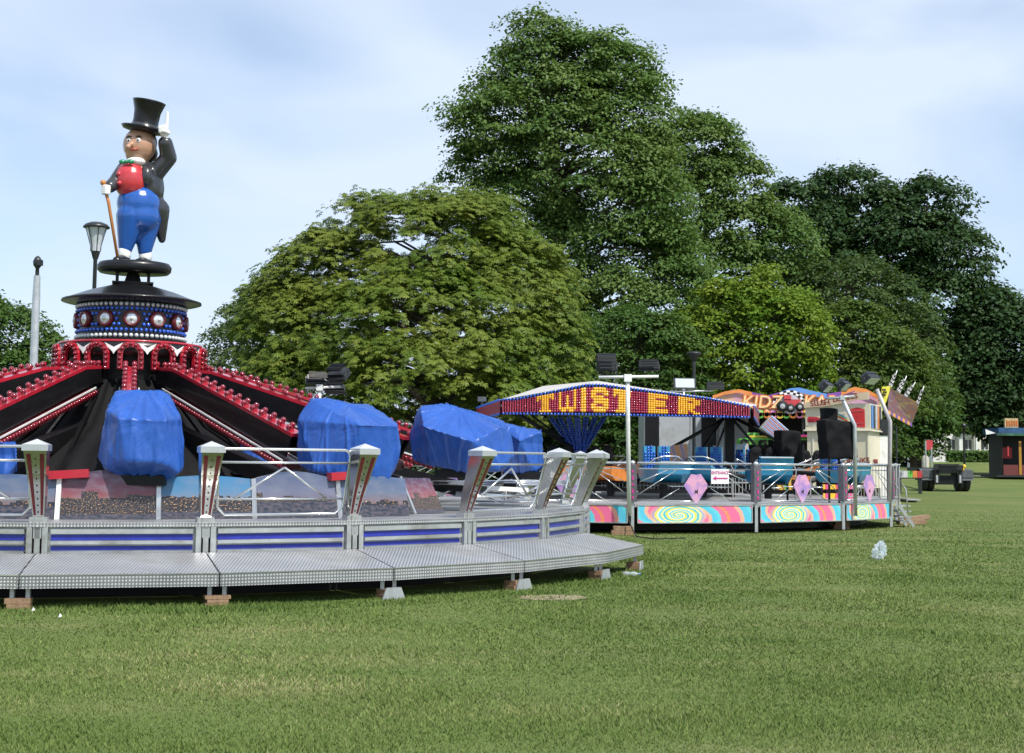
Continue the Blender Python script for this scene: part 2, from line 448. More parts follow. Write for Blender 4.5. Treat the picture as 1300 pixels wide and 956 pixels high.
# ================================================================== TREES
def orth(nv):
    a = np.where(np.abs(nv[:, 2:3]) < .9, np.array([[0, 0, 1.]]), np.array([[1., 0, 0]]))
    t = np.cross(nv, a); t /= np.linalg.norm(t, axis=1, keepdims=True)+1e-9
    return t, np.cross(nv, t)
def unit(n):
    v = rs.normal(size=(n, 3)); return v/np.linalg.norm(v, axis=1, keepdims=True)
def leaves(pts, out, size, asp=.6, droop=.3, jitter=.7):
    """a folded-flat leaf (4-cornered) at each point, facing roughly out/up"""
    n = len(pts); nv = out*.6+np.array([[0, 0, .65]])+unit(n)*jitter; nv /= np.linalg.norm(nv, axis=1, keepdims=True)
    t, b = orth(nv); a = rs.rand(n, 1)*2*pi; d = t*np.cos(a)+b*np.sin(a); d[:, 2] -= droop; d /= np.linalg.norm(d, axis=1, keepdims=True)
    s = np.cross(nv, d); s /= np.linalg.norm(s, axis=1, keepdims=True)+1e-9
    L_ = size*(.65+.7*rs.rand(n, 1))
    V = np.empty((n, 4, 3)); V[:, 0] = pts; V[:, 1] = pts+d*L_*.5+s*L_*asp*.5; V[:, 2] = pts+d*L_; V[:, 3] = pts+d*L_*.5-s*L_*asp*.5
    return V.reshape(-1, 3), np.arange(n*4).reshape(n, 4)
def palmate(pts, out, size):
    Vs = []; n = len(pts); ax = out*.7+np.array([[0, 0, .5]])+unit(n)*.35; ax /= np.linalg.norm(ax, axis=1, keepdims=True)
    t, b = orth(ax); a0 = rs.rand(n, 1)*2*pi; L0 = size*(.7+.6*rs.rand(n, 1))
    for k in range(6):
        a = a0+2*pi*k/6.4; d = t*np.cos(a)+b*np.sin(a)+ax*.1; d[:, 2] -= .62; d /= np.linalg.norm(d, axis=1, keepdims=True)
        s = np.cross(ax, d); s /= np.linalg.norm(s, axis=1, keepdims=True)+1e-9; L_ = L0*(.75+.35*rs.rand(n, 1))
        V = np.empty((n, 4, 3)); V[:, 0] = pts; V[:, 1] = pts+d*L_*.62+s*L_*.17; V[:, 2] = pts+d*L_; V[:, 3] = pts+d*L_*.62-s*L_*.17
        Vs.append(V.reshape(-1, 3))
    V = np.concatenate(Vs); return V, np.arange(len(V)).reshape(-1, 4)
def tree(name, label, lobes, Y, m, nclump, per, csize, lsize, trunk_px, kind='leaf', trunk_r=.3, flat=.5, group=None, ground_y=0, depth=.85, fork=.35, nbr=60, asp=.62, inner=.25, spiky=0):
    """lobes: (px, py, rx, ry, dY) in photo pixels, metres for dY; the crown fills real ellipsoids as deep as they are wide"""
    C = []; R = []
    for (px, py, rx, ry, dy) in lobes:
        p = W(px, py, Y+dy); C.append(tuple(p)); s = mpp(Y+dy); R.append((rx*s, max(rx, ry)*s*depth, ry*s))
    C = np.array(C); R = np.array(R)
    vol = R[:, 0]*R[:, 2]; pr = vol/vol.sum()
    idx = rs.choice(len(C), nclump*2, p=pr); u = unit(nclump*2)
    u[:, 2] = np.where(u[:, 2] < -.55, -u[:, 2], u[:, 2])
    rad = np.where(rs.rand(nclump*2) < inner, .45+.4*rs.rand(nclump*2), .86+.17*rs.rand(nclump*2))[:, None]
    cc = C[idx]+u*R[idx]*rad
    # drop most clumps buried deep inside another lobe
    deep = np.zeros(len(cc), bool)
    for c, r in zip(C, R): deep |= (((cc-c)/(r*.72))**2).sum(1) < 1
    keep = (~deep) | (rs.rand(len(cc)) < .10); keep &= cc[:, 2] > .9
    cc = cc[keep][:nclump]; u = u[keep][:nclump]; n = len(cc)
    cs = csize*(.55+.8*rs.rand(n, 1))
    if spiky: cc += u*np.abs(rs.normal(size=(n, 1)))*spiky
    P = []; O = []
    rep = np.repeat(np.arange(n), per); v = unit(len(rep)); v[:, 2] = np.where(v[:, 2] < -.15, -v[:, 2]*.7, v[:, 2])
    rr = rs.rand(len(rep), 1)**.45
    ax = u[rep]; off = v*rr; off[:, 2] *= flat
    off += ax*.35*(rs.rand(len(rep), 1)-.2)
    P = cc[rep]+off*cs[rep]; rad2 = (off[:, :2]**2).sum(1, keepdims=True); P[:, 2:3] -= rad2*cs[rep]*.35
    O = v*.6+ax*.5; O /= np.linalg.norm(O, axis=1, keepdims=True)
    if kind == 'palm': V, Q = palmate(P, O, lsize)
    else: V, Q = leaves(P, O, lsize, asp)
    base = G(trunk_px, 600, 0); bx = W(trunk_px, 560, Y).x; base = (bx, Y, 0)
    root = thing(name, label, 'tree', base, group=group)
    cl = rs.rand(n); rndp = np.clip(cl[rep]*.45+rs.rand(len(rep))*.55, 0, 1)
    if kind == 'palm': rndp = np.tile(rndp, 6)
    big_mesh('crown', V, Q, [m], rndp, parent=root, off=base)
    # trunk and limbs
    tb = MB(); top = C[:, 2].max(); zc = min(C[:, 2].min(), top*.5)
    spine = [Vector(base)]; k = 7; topc = Vector(C[np.argmax(C[:, 2])])
    for i in range(1, k+1):
        f = i/k; q = Vector(base).lerp(topc, f); q.x += .35*sin(f*5+bx)*(1-f)*f*3; q.z = topc.z*f; spine.append(q)
    tb.tube(spine, [trunk_r*(1-.85*(i/k)**1.0)*(1.35 if i == 0 else 1) for i in range(k+1)], 9)
    for j in rs.choice(n, min(nbr, n), replace=False):
        e = Vector(cc[j]); h = max(1.2, min(e.z-.3*hypot(e.x-bx, e.y-Y), topc.z*.9)); f = h/topc.z
        i0 = min(k-1, int(f*k)); s0 = spine[i0].lerp(spine[i0+1], f*k-i0)
        mid = s0.lerp(e, .5)+Vector((0, 0, .12*(e-s0).length))+Vector(rs.normal(size=3)*.15)
        r0 = trunk_r*.38*(1-f*.7)
        tb.tube([s0, mid, e], [r0, r0*.55, r0*.15], 5)
    tb.build('trunk', bark, root)
    return root
lm_chest = leaf_mat('chestnut_leaf', (.05, .11, .012), (.125, .185, .022), (.21, .235, .038), .28, .5)
lm_lime = leaf_mat('lime_leaf', (.045, .11, .022), (.105, .185, .042), (.18, .245, .07), .32)
lm_dark = leaf_mat('oak_leaf', (.014, .042, .015), (.034, .076, .024), (.055, .10, .03), .2)
lm_yel = leaf_mat('sycamore_leaf', (.06, .15, .012), (.15, .25, .02), (.25, .29, .035), .36)
lm_mid = leaf_mat('mixed_leaf', (.03, .085, .016), (.065, .13, .026), (.10, .16, .035), .28)
lm_pale = leaf_mat('pale_leaf', (.05, .09, .03), (.095, .14, .05), (.13, .17, .07), .25)
lm_olive = leaf_mat('olive_leaf', (.028, .062, .016), (.06, .105, .026), (.085, .13, .036), .25)

tree('horse_chestnut_tree', 'broad domed horse chestnut with drooping olive green leaves behind the blue covered ride cars',
     [(545, 330, 110, 85, 0), (440, 375, 105, 85, .5), (400, 430, 95, 70, 0), (630, 390, 105, 95, .3), (540, 440, 150, 100, -1), (600, 290, 60, 45, 1), (480, 300, 75, 50, .6), (655, 450, 90, 75, 0), (520, 480, 90, 50, -3), (600, 490, 60, 45, -3), (400, 510, 110, 70, 0), (560, 530, 120, 60, -.5), (660, 510, 85, 60, 0), (470, 520, 90, 60, 1), (355, 400, 50, 50, 1)],
     47, lm_chest, 1300, 40, .68, .15, 575, 'palm', .42, .55, depth=.8, inner=.2)
tree('pale_tree', 'small greyish green tree just left of the horse chestnut', [(320, 490, 60, 50, 0), (335, 430, 62, 55, 0), (300, 455, 42, 42, 0), (380, 410, 60, 55, 2)],
     62, lm_pale, 260, 75, .75, .17, 345, trunk_r=.25)
tree('lime_tree', 'tallest tree, a wide spreading lime with ragged top standing right behind the horse chestnut',
     [(690, 92, 52, 44, 0), (735, 88, 50, 42, 0), (792, 108, 40, 46, 1), (700, 140, 78, 50, 0), (645, 165, 62, 42, -1), (598, 150, 32, 13, 0), (630, 118, 28, 16, 0), (606, 218, 34, 22, 0), (640, 210, 50, 40, 0), (820, 150, 30, 45, 0), (775, 160, 60, 60, 0), (740, 210, 105, 75, 0), (660, 265, 72, 60, 1), (780, 265, 85, 85, 0), (720, 330, 85, 70, 1), (800, 350, 75, 85, 0), (760, 415, 90, 70, -1), (845, 400, 50, 90, 0), (700, 480, 110, 80, 0), (800, 500, 90, 70, 1), (682, 52, 40, 24, 0), (760, 62, 26, 18, 0), (800, 200, 50, 50, 0)],
     66, lm_lime, 1850, 90, 1.0, .19, 742, trunk_r=.5, inner=.25, spiky=.22, nbr=150)
tree('rear_lime_tree', 'second tall lime with paler rounded top standing right of the tallest tree',
     [(890, 200, 52, 52, 0), (925, 245, 50, 45, 0), (880, 270, 60, 70, 0), (940, 300, 62, 55, 0), (985, 320, 50, 48, 0), (900, 350, 80, 60, 0), (850, 240, 35, 60, 1), (1000, 370, 45, 45, 1), (930, 440, 90, 70, 0), (930, 530, 90, 60, 0)],
     74, lm_lime, 1000, 80, 1.0, .21, 905, trunk_r=.4, inner=.3, spiky=.1)
tree('rear_lime_tree', 'low bushy mid green tree filling the gap behind the floodlight pole', [(800, 440, 62, 48, 0), (850, 465, 45, 60, 0), (770, 490, 40, 50, 0), (820, 510, 70, 40, 0), (800, 560, 80, 40, 0)],
     59, lm_mid, 380, 80, .7, .16, 815, trunk_r=.2).name = 'leafy_tree'
tree('sycamore_tree', 'bright yellow green sycamore behind the painted childrens ride sign',
     [(945, 405, 52, 48, 0), (905, 440, 50, 60, 0), (985, 430, 60, 60, -.5), (940, 480, 70, 45, -.5), (1010, 470, 40, 45, 0), (1030, 415, 24, 20, 0), (915, 372, 26, 16, 0), (965, 350, 24, 14, 0), (1000, 385, 30, 18, 1), (875, 425, 22, 18, 0), (950, 540, 80, 50, 0), (1020, 530, 40, 50, 0)],
     61, lm_yel, 600, 62, .72, .19, 960, trunk_r=.25, flat=.4, inner=.2)
tree('sycamore_tree', 'duller green sycamore right of the bright yellow green one, behind the drinks kiosk',
     [(1085, 430, 48, 48, 0), (1120, 470, 55, 55, 0), (1070, 490, 55, 50, 0), (1140, 500, 40, 50, 0), (1090, 550, 50, 45, 0)],
     63, leaf_mat('dull_sycamore_leaf', (.035, .085, .012), (.075, .13, .02), (.12, .15, .03), .28), 440, 65, .65, .17, 1110, trunk_r=.25, flat=.42)
tree('olive_tree', 'dull olive green bushy tree behind the sycamores and below the dark oaks', [(1080, 375, 70, 48, 0), (1040, 400, 50, 50, 0), (1130, 400, 55, 45, 0), (1150, 440, 50, 50, 1), (1130, 500, 70, 60, 0)],
     72, lm_olive, 380, 75, .8, .19, 1090, trunk_r=.3)
lm_k = dict(inner=.35, spiky=.15)
tree('oak_tree', 'dark oak with flat spreading top, left one of the two tallest dark trees', [(1015, 262, 38, 28, 0), (1080, 245, 48, 26, 0), (1110, 285, 65, 42, 0), (1040, 300, 60, 42, 0), (1100, 340, 80, 50, 0), (1060, 360, 60, 60, 1)],
     104, lm_dark, 460, 75, 1.3, .32, 1060, trunk_r=.5, **lm_k)
tree('oak_tree', 'dark oak with ragged right edge, right one of the two tallest dark trees', [(1175, 262, 42, 32, 0), (1150, 310, 55, 50, 0), (1205, 335, 48, 52, 0), (1185, 400, 65, 60, 0), (1160, 470, 60, 60, 0), (1215, 460, 50, 60, 0), (1200, 508, 60, 42, 2)],
     102, lm_dark, 640, 75, 1.3, .32, 1165, trunk_r=.5, **lm_k)
tree('oak_tree', 'lower dark oak at the far right edge above the white house', [(1262, 410, 38, 42, 0), (1290, 450, 45, 55, 0), (1255, 480, 50, 55, 0), (1300, 510, 60, 60, 0), (1235, 525, 50, 34, 0), (1330, 470, 50, 90, 0), (1290, 545, 38, 28, 4), (1240, 538, 34, 14, 6)],
     100, lm_dark, 700, 75, 1.3, .32, 1310, trunk_r=.4, **lm_k)
tree('park_tree', 'mid green tree with foliage down to the ground behind the trailer', [(1160, 500, 42, 50, 0), (1145, 555, 42, 38, 0), (1178, 535, 30, 40, 0)],
     96, lm_mid, 380, 75, 1.1, .26, 1160, trunk_r=.3)
tree('park_tree', 'rounded mid green tree at the far left edge behind the grey pole', [(15, 435, 48, 42, 0), (50, 455, 30, 30, 0), (-40, 430, 60, 60, 0), (20, 500, 60, 60, 0)],
     72, lm_mid, 300, 80, .9, .2, 10, trunk_r=.3)
# low shrubbery along the back of the field
def shrubbery():
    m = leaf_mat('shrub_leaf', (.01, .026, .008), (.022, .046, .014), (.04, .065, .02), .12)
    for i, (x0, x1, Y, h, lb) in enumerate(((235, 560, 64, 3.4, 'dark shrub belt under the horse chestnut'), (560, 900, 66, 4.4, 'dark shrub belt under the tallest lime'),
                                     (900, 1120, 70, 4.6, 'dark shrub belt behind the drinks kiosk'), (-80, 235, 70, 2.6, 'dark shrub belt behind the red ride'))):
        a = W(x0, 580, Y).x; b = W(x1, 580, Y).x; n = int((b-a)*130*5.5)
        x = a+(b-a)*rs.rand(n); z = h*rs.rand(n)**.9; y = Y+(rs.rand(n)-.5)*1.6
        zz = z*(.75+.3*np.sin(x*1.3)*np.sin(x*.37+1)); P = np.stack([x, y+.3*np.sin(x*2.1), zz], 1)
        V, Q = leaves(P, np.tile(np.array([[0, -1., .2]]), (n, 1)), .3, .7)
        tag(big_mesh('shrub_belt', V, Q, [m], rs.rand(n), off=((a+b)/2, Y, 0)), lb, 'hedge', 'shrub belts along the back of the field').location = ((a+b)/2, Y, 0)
shrubbery()

# far wood closing the field
def far_wood():
    m = leaf_mat('far_wood_leaf', (.014, .035, .014), (.028, .055, .02), (.05, .075, .03), .1)
    n = 60000; x = -90+200*rs.rand(n); h = 6+3*np.sin(x*.16)+2.2*np.sin(x*.41+1)+1.2*np.sin(x*1.1)
    z = h*rs.rand(n)**.8; y = 150+rs.rand(n)*6+2*np.sin(x*.5)
    P = np.stack([x, y, z], 1); V, Q = leaves(P, np.tile(np.array([[0, -1., .3]]), (n, 1)), .9, .7)
    tag(big_mesh('far_wood', V, Q, [m], rs.rand(n)), 'dark wood closing the far side of the field', 'wood', kind='stuff')
far_wood()
pth = MB(); pa = G(1150, 604); pb = G(1420, 606)
pth.add([(15, 94, gz(94)+.01), (60, 94, gz(94)+.01), (60, 95.6, gz(95.6)+.01), (15, 95.6, gz(95.6)+.01)], [(0, 1, 2, 3)])
tag(pth.build('path', mat('pale_path', (.30, .28, .25), .9, 0, .15, 2)), kind='structure')

# ================================================================== RED RIDE (near, left)
RX, RY = -6.51, 24.14; RO, RI = 8.80, 7.82; NP = 26; PH = .14; ZT, ZB, ZD, ZI = .37, .225, .89, .54
def rp(r, a, z=0): return Vector((RX+r*sin(a), RY-r*cos(a), z))      # a = 0 points at the viewer's side
def ang(i): return PH+i*2*pi/NP
# deck
deck = thing('ride_platform', 'round silver deck of the red ride with blue striped skirt and night city pictures', 'ride platform', (RX, RY, 0))
d = MB()
for i in range(NP):
    a, b = ang(i), ang(i+1)
    d.add([rp(2, a, ZD), rp(2, b, ZD), rp(RI-.02, b, ZD), rp(RI-.02, a, ZD)], [(0, 3, 2, 1)], 0)
    o = RI+.05
    d.add([rp(RI-.02, a, ZD), rp(RI-.02, b, ZD), rp(o, b, ZD+.0), rp(o, a, ZD+.0), rp(o, b, ZD-.05), rp(o, a, ZD-.05), rp(RI-.06, b, ZD-.05), rp(RI-.06, a, ZD-.05)],
          [(0, 3, 2, 1), (3, 5, 4, 2), (5, 7, 6, 4)], 0)
d.build('deck_floor', [tread], deck)
for i in range(-3, 8):
    a, b = ang(i)+.012, ang(i+1)-.012; r = RI-.03
    def pt(t, z, rr=r): 
        p = rp(rr, a, z).lerp(rp(rr, b, z), t); return p
    sk = MB()
    sk.add([pt(0, ZI-.12), pt(1, ZI-.12), pt(1, ZD-.05), pt(0, ZD-.05)], [(0, 1, 2, 3)])
    s_ = sk.build('skirt_panel', alu_dull, deck)
    for z0, z1, mm, pr in ((ZD-.13, ZD-.075, alu, .03), (ZD-.205, ZD-.14, blue_strip, .012), (ZD-.25, ZD-.21, alu, .035), (ZD-.32, ZD-.27, blue_strip, .01), (ZD-.36, ZD-.33, alu, .03)):
        q = MB(); aa, bb = (pt(.03, z0, r+pr), pt(.97, z0, r+pr)); zc = (z0+z1)/2
        q.bar(Vector((aa.x, aa.y, zc)), Vector((bb.x, bb.y, zc)), pr*1.4, z1-z0)
        q.build('blue_strip' if mm is blue_strip else 'rail_strip', mm, s_)
    jp = MB()
    for da in (-.011, 0, .011):
        p = rp(RI+.01, ang(i)+da, 0); jp.box((p.x, p.y, (ZD+ZI)/2-.09), (.062, .055 if da else .04, ZD-ZI+.12), rot=Matrix.Rotation(ang(i), 3, 'Z'))
    jp.build('joint_post', alu, deck)
# plain black sheet ringing the space below the deck
u_ = MB(); u_.lathe([(7.4, .0), (7.4, .8)], 40, (RX, RY, 0)); u_.build('underside_sheet', black, deck)

# scenery pictures standing on the deck behind the pillars
pics = [('blue', (.02, .17, .36), (.08, .20, .34), (.26, .17, .12)), ('harbour', (.07, .10, .18), (.14, .15, .22), (.16, .11, .12)), ('bridge', (.05, .10, .22), (.12, .15, .22), (.18, .12, .12)), ('dusk', (.05, .03, .07), (.20, .06, .08), (.26, .10, .05))]
pm = [uvmat('night_city_picture_'+n_, cityscape(k, hi, lo, gl_), .3, .12) for k, (n_, hi, lo, gl_) in enumerate(pics)]
for k in range(7):
    a = -.36+k*.17; b = a+.165; r = 7.0; tilt = .10
    q = MB(); P = [rp(r, a, ZD+.004), rp(r, b, ZD+.004)]; T = [rp(r-tilt, b, ZD+.50), rp(r-tilt, a, ZD+.50)]
    mid = rp(r-tilt, (a+b)/2, ZD+.62)
    top = []
    for t in np.linspace(0, 1, 9):
        p = T[1].lerp(T[0], t); p.z = ZD+.50+.10*(1-abs(2*t-1)**1.6)*(1 if k % 2 else .4); top.append(p)
    outline = [P[0], P[1]]+top[::-1]
    n_ = len(outline); d_ = (rp(1, (a+b)/2)-rp(0, 0)).normalized()
    uvs = [[(0, 0), (1, 0)]+[(1-t, .86+.14*(top[::-1][i].z-ZD-.5)/.1) for i, t in enumerate(np.linspace(0, 1, 9))]]
    q.add(outline, [tuple(range(n_))], 0, False, uvs); q.add([p-d_*.02 for p in outline], [tuple(reversed(range(n_)))], 1)
    pc = q.build('picture_panel', [pm[k % 4], alu_dull], deck)
    f_ = MB(); f_.bar(rp(r+.02, a, ZD), rp(r-tilt+.02, a, ZD+.5), .055, .03); f_.build('panel_post', white if k in (1, 3) else alu, pc)
    if k % 3 == 0: 
        f_ = MB(); f_.bar(rp(r-.06, a-.02, ZD+.53), rp(r-.06, a+.05, ZD+.56), .12, .10); f_.build('red_bracket', red, pc)

# step sections, their legs and the timber packing under them
step_lb = ['silver tread plate step section {} of the red ride']
where = ['cut by the left edge, third behind the leftmost pillar', 'outside the left edge', 'at the left edge below the leftmost pillar', 'below the pillar left of the middle handrail', 'below the handrail with the zigzag brace', 'second from the right end', 'darker last', 'fifth']
names = {-3: 'leftmost silver tread plate step section, hidden beyond the left edge', -2: 'silver tread plate step section beyond the left edge', -1: 'silver tread plate step section cut by the left edge of the photo',
         0: 'silver tread plate step section spanning between the two leftmost pillars in view', 1: 'silver tread plate step section in front of the leftmost full handrail',
         2: 'silver tread plate step section third from the right end of the round steps', 3: 'silver tread plate step section second from the right end of the round steps', 4: 'last silver tread plate step section at the right end of the round steps'}
for i in range(-3, 5):
    g_ = .0012; a, b = ang(i)+g_, ang(i+1)-g_; ri = RI+.075
    o0 = rp(RO, (a+b)/2, 0)
    st = thing('step_section', names[i], 'ride step', (o0.x, o0.y, 0), group='tread plate steps round the red ride')
    q = MB(); A, B, Cc, D = rp(RO, a, ZT), rp(RO, b, ZT), rp(ri, b, ZI), rp(ri, a, ZI)
    q.add([A, B, Cc, D], [(0, 1, 2, 3)]); q.build('step_plate', tread, st)
    q = MB(); rr = RO-.0
    A2, B2 = rp(RO, a, ZB), rp(RO, b, ZB)
    q.add([A2, B2, B-Vector((0, 0, .003)), A-Vector((0, 0, .003))], [(0, 1, 2, 3)])
    q.add([p-Vector((sin((a+b)/2), -cos((a+b)/2), 0))*.02 for p in (A2, B2, B-Vector((0, 0, .004)), A-Vector((0, 0, .004)))], [(3, 2, 1, 0)])
    q.add([A2, rp(ri, a, ZI-.14), D-Vector((0, 0, .003)), A-Vector((0, 0, .003))], [(3, 2, 1, 0)])
    q.add([B2, rp(ri, b, ZI-.14), Cc-Vector((0, 0, .003)), B-Vector((0, 0, .003))], [(0, 1, 2, 3)])
    q.build('step_fascia', tread, st)
    q = MB(); e0, e1 = A.lerp(B, .0), A.lerp(B, 1.0); q.bar(e0+Vector((0, 0, -.003)), e1+Vector((0, 0, -.003)), .012, .012); q.build('edge_trim', chrome, st)
    for t in (.035, .965):
        q = MB(); p = rp(RO-.12, a+(b-a)*t, 0); q.box((p.x, p.y, .175), (.045, .045, .12)); q.build('leg', galv, st)
def wood_block(i_, py, h, lb, n=2, mm=wood, wd=.28, wedge=False):
    p = rp(RO-.12, ang(i_), 0); p.y -= .1; th = thing('wooden_packing' if not wedge else 'support_foot', lb, 'packing block', (p.x, p.y+.1, 0), ang(i_), group='timber packing under the round steps')
    q = MB()
    for k in range(n): q.box((random.uniform(-.015, .015), 0, h/n*(k+.5)), (wd*random.uniform(.82, 1.05), .2, h/n-.004), rot=Matrix.Rotation(random.uniform(-.06, .06), 3, 'Z'))
    q.build('timber', mm, th, local=True)
    if wedge:
        q = MB(); q.poly([(-.16, -.13, 0), (.16, -.13, 0), (.10, -.13, h+.02), (-.10, -.13, h+.02)], .02); q.build('steel_foot', galv, th, local=True)
wood_block(0, 0, .12, 'brown timber packing under the step at the left edge')
wood_block(1, 0, .12, 'stack of thin brown boards under the step seam below the second pillar', 3)
wood_block(2, 0, .12, 'timber and steel foot under the step seam below the middle handrail', 2, wd=.24, wedge=True)
wood_block(3, 0, .12, 'timber and steel foot under the step seam near the bare earth patch', 2, wd=.30, wedge=True)
wood_block(4, 0, .12, 'timber and steel foot under the last step seam before the right end', 2, wd=.32, wedge=True)
wood_block(4.9, 0, .12, 'timber and steel foot under the right hand end of the steps', 2, wd=.26, wedge=True)

# flared pillars leaning out round the rim
pil_lb = {-1: 'flared steel pillar with red strips beyond the left edge', 0: 'leftmost flared steel pillar with red strips, in front of the blue sky picture', 1: 'flared steel pillar right of the blue wrapped ride car nearest the tower',
          2: 'flared steel pillar leaning in front of the second blue wrapped ride car', 3: 'flared steel pillar in front of the third blue wrapped ride car', 4: 'flared steel pillar fifth from the left, before the last corner of the deck',
          5: 'rightmost flared pillar, showing its plain pale back, leaning furthest right'}
def make_pillar():
    t = thing('flared_pillar', 'x', 'pillar', (0, 0, 0), group='flared pillars round the rim of the red ride')
    H, w0, w1, dp0, dp1, ln = .76, .125, .255, .11, .22, .30       # leans out along -Y
    def yy(z): return -ln*(z/H)**1.15
    q = MB(); lv = [0, .33, .66, 1.0]
    for s0, s1 in zip(lv, lv[1:]):
        rings = []
        for s in (s0, s1):
            wd = w0+(w1-w0)*s; dp = dp0+(dp1-dp0)*s; z = H*s; y = yy(z)
            rings.append([(-wd/2, y-dp/2, z), (wd/2, y-dp/2, z), (wd/2, y+dp/2, z), (-wd/2, y+dp/2, z)])
        q.add(rings[0]+rings[1], [(0, 1, 5, 4), (1, 2, 6, 5), (2, 3, 7, 6), (3, 0, 4, 7)])
    shaft_q = q
    y1 = yy(H)
    q = MB(); q.box((0, y1, H+.035), (w1+.035, dp1+.035, .07)); q.build('cap_band', alu, t, local=True)
    q = MB(); hw, hd = (w1+.03)/2, (dp1+.03)/2
    q.add([(-hw, y1-hd, H+.071), (hw, y1-hd, H+.071), (hw, y1+hd, H+.071), (-hw, y1+hd, H+.071), (0, y1, H+.135)], [(0, 1, 4), (1, 2, 4), (2, 3, 4), (3, 0, 4)])
    q.build('pyramid_cap', mat('pale_cap', (.62, .64, .66), .3, .4, .06, 5), t, local=True)
    def face(s, u, out=.004):
        wd = w0+(w1-w0)*s; dp = dp0+(dp1-dp0)*s; z = H*s; return Vector((u*wd, yy(z)-dp/2-out, z))
    for u0, u1 in ((-.40, -.20), (.20, .40)):
        q = MB()
        for s0, s1 in zip((.03, .35, .65), (.35, .65, .95)): q.add([face(s0, u0), face(s0, u1), face(s1, u1), face(s1, u0)], [(0, 1, 2, 3)])
        q.build('red_strip', red_dull, t, local=True)
    q = MB()
    for k in range(9): shaft_q.ball(face(.08+k*.1, 0, .006), .011, 1, 6, 3)
    shaft_q.build('shaft', [steel, black], t, local=True)
    q = MB(); q.box((0, 0, -.03), (.20, .14, .06)); q.box((0, -.075, -.12), (.09, .03, .24)); q.build('foot_clamp', alu, t, local=True)
    return t
p0 = make_pillar()
for k, i in enumerate(range(-1, 6)):
    P = rp(RI-.06, ang(i), ZD+.06)
    o = p0 if k == 0 else dup(p0)
    o.location = P; o.rotation_euler = (0, 0, ang(i)); o['label'] = pil_lb[i]

# handrails between pillars
def handrail(i, lb, f0=.06, f1=.94, brace=True):
    a, b = ang(i), ang(i+1); r = RI-.12; ln = .30
    def pt(t, h): 
        p = rp(r+ln*h/1.02, a, 0).lerp(rp(r+ln*h/1.02, b, 0), t); p.z = ZD+.05+h; return p
    base = pt(.5, 0); t_ = thing('handrail', lb, 'handrail', (base.x, base.y, ZD), group='tubular handrails of the red ride')
    q = MB(); R_ = .017; c = .045
    loop = [pt(f0+.02, .12)]+[pt(f0+c*(1-cos(s)), .82-.10*(1-sin(s))) for s in np.linspace(0, pi/2, 5)]+[pt(f1-c*(1-cos(s)), .82-.10*(1-sin(s))) for s in np.linspace(pi/2, 0, 5)]+[pt(f1-.0, .12), pt(f1-.05, .03), pt(f0+.07, .03), pt(f0+.02, .12)]
    q.tube(loop, R_, 8, cap=False); q.build('rail_loop', chrome, t_)
    for h in (.66, .22):
        q = MB(); q.tube([pt(f0, h), pt(f1, h)], R_*.85, 8); q.build('cross_rail', chrome, t_)
    if brace:
        for s in (0, 1):
            q = MB(); q.tube([pt(.5, .60), pt(f0+.12 if s == 0 else f1-.12, .22)], R_*.8, 8); q.build('brace', chrome, t_)
back_lb = {6: 'upright flared pillar across the deck, rightmost of those on the far rim', 7: 'flared pillar on the far rim seen behind the short chrome handrail', 8: 'flared pillar on the far rim below the fourth wrapped car', 9: 'flared pillar on the far rim glimpsed below the third wrapped car'}
for i in range(6, 10):
    o = dup(p0); o.location = rp(RI-.06, ang(i), ZD+.06); o.rotation_euler = (0, 0, ang(i)); o['label'] = back_lb[i]
handrail(6, 'handrail on the far rim of the red ride, rightmost one'); handrail(8, 'handrail on the far rim below the blue wrapped cars')
handrail(-1, 'chrome handrail at the far left edge beside the leftmost pillar')
handrail(1, 'chrome handrail with triangle brace below the second blue wrapped car')
handrail(3, 'chrome handrail with triangle brace below the fourth blue wrapped car')
handrail(4, 'short chrome handrail between the two rightmost flared pillars')

def on_deck(px, py, z=ZD): return G(px, py, z)
for k, (px, w_, lb) in enumerate(((500, .40, 'pale bridge picture board leaning on the deck behind the third pillar'), (541, .50, 'dusk picture board leaning on the deck right of the pale bridge board'))):
    p_ = on_deck(px, 652); t = thing('leaning_board', lb, 'picture board', (p_.x, p_.y, ZD), (.05, .62)[k])
    q = MB(); q.add([(-w_/2, -.1, .01), (w_/2, -.1, .01), (w_/2-.1, .16, .5), (-w_/2-.1, .16, .5)], [(0, 1, 2, 3)], 0, False, [[(0, 0), (1, 0), (1, 1), (0, 1)]]); q.add([(-w_/2, -.08, .01), (w_/2, -.08, .01), (w_/2-.1, .18, .5), (-w_/2-.1, .18, .5)], [(3, 2, 1, 0)], 1)
    q.build('board', [pm[2+k], alu_dull], t, local=True)
    q = MB(); q.bar((-w_/2, -.11, 0), (-w_/2-.1, .15, .52), .04, .03); q.build('edge_strip', alu, t, local=True)
a_, b_ = W(462, 612, 19.6), W(560, 628, 21.5); t = thing('perforated_beam', 'perforated steel beam lying across the deck below the second wrapped car', 'beam', tuple((a_+b_)/2))
q = MB(); q.bar(a_, b_, .10, .05); q.build('beam', galv, t)
q = MB()
for k in range(16): q.box(a_.lerp(b_, (k+.5)/16)+Vector((0, -.055, 0)), (.03, .02, .02))
q.build('hole_row', black, t)
a_, b_ = W(560, 617, 22), W(668, 622, 23); t = thing('flat_beam', 'white flat beam lying above the deck behind the fourth pillar', 'beam', tuple((a_+b_)/2)); q = MB(); q.bar(a_, b_, .12, .07); q.build('beam', white, t)
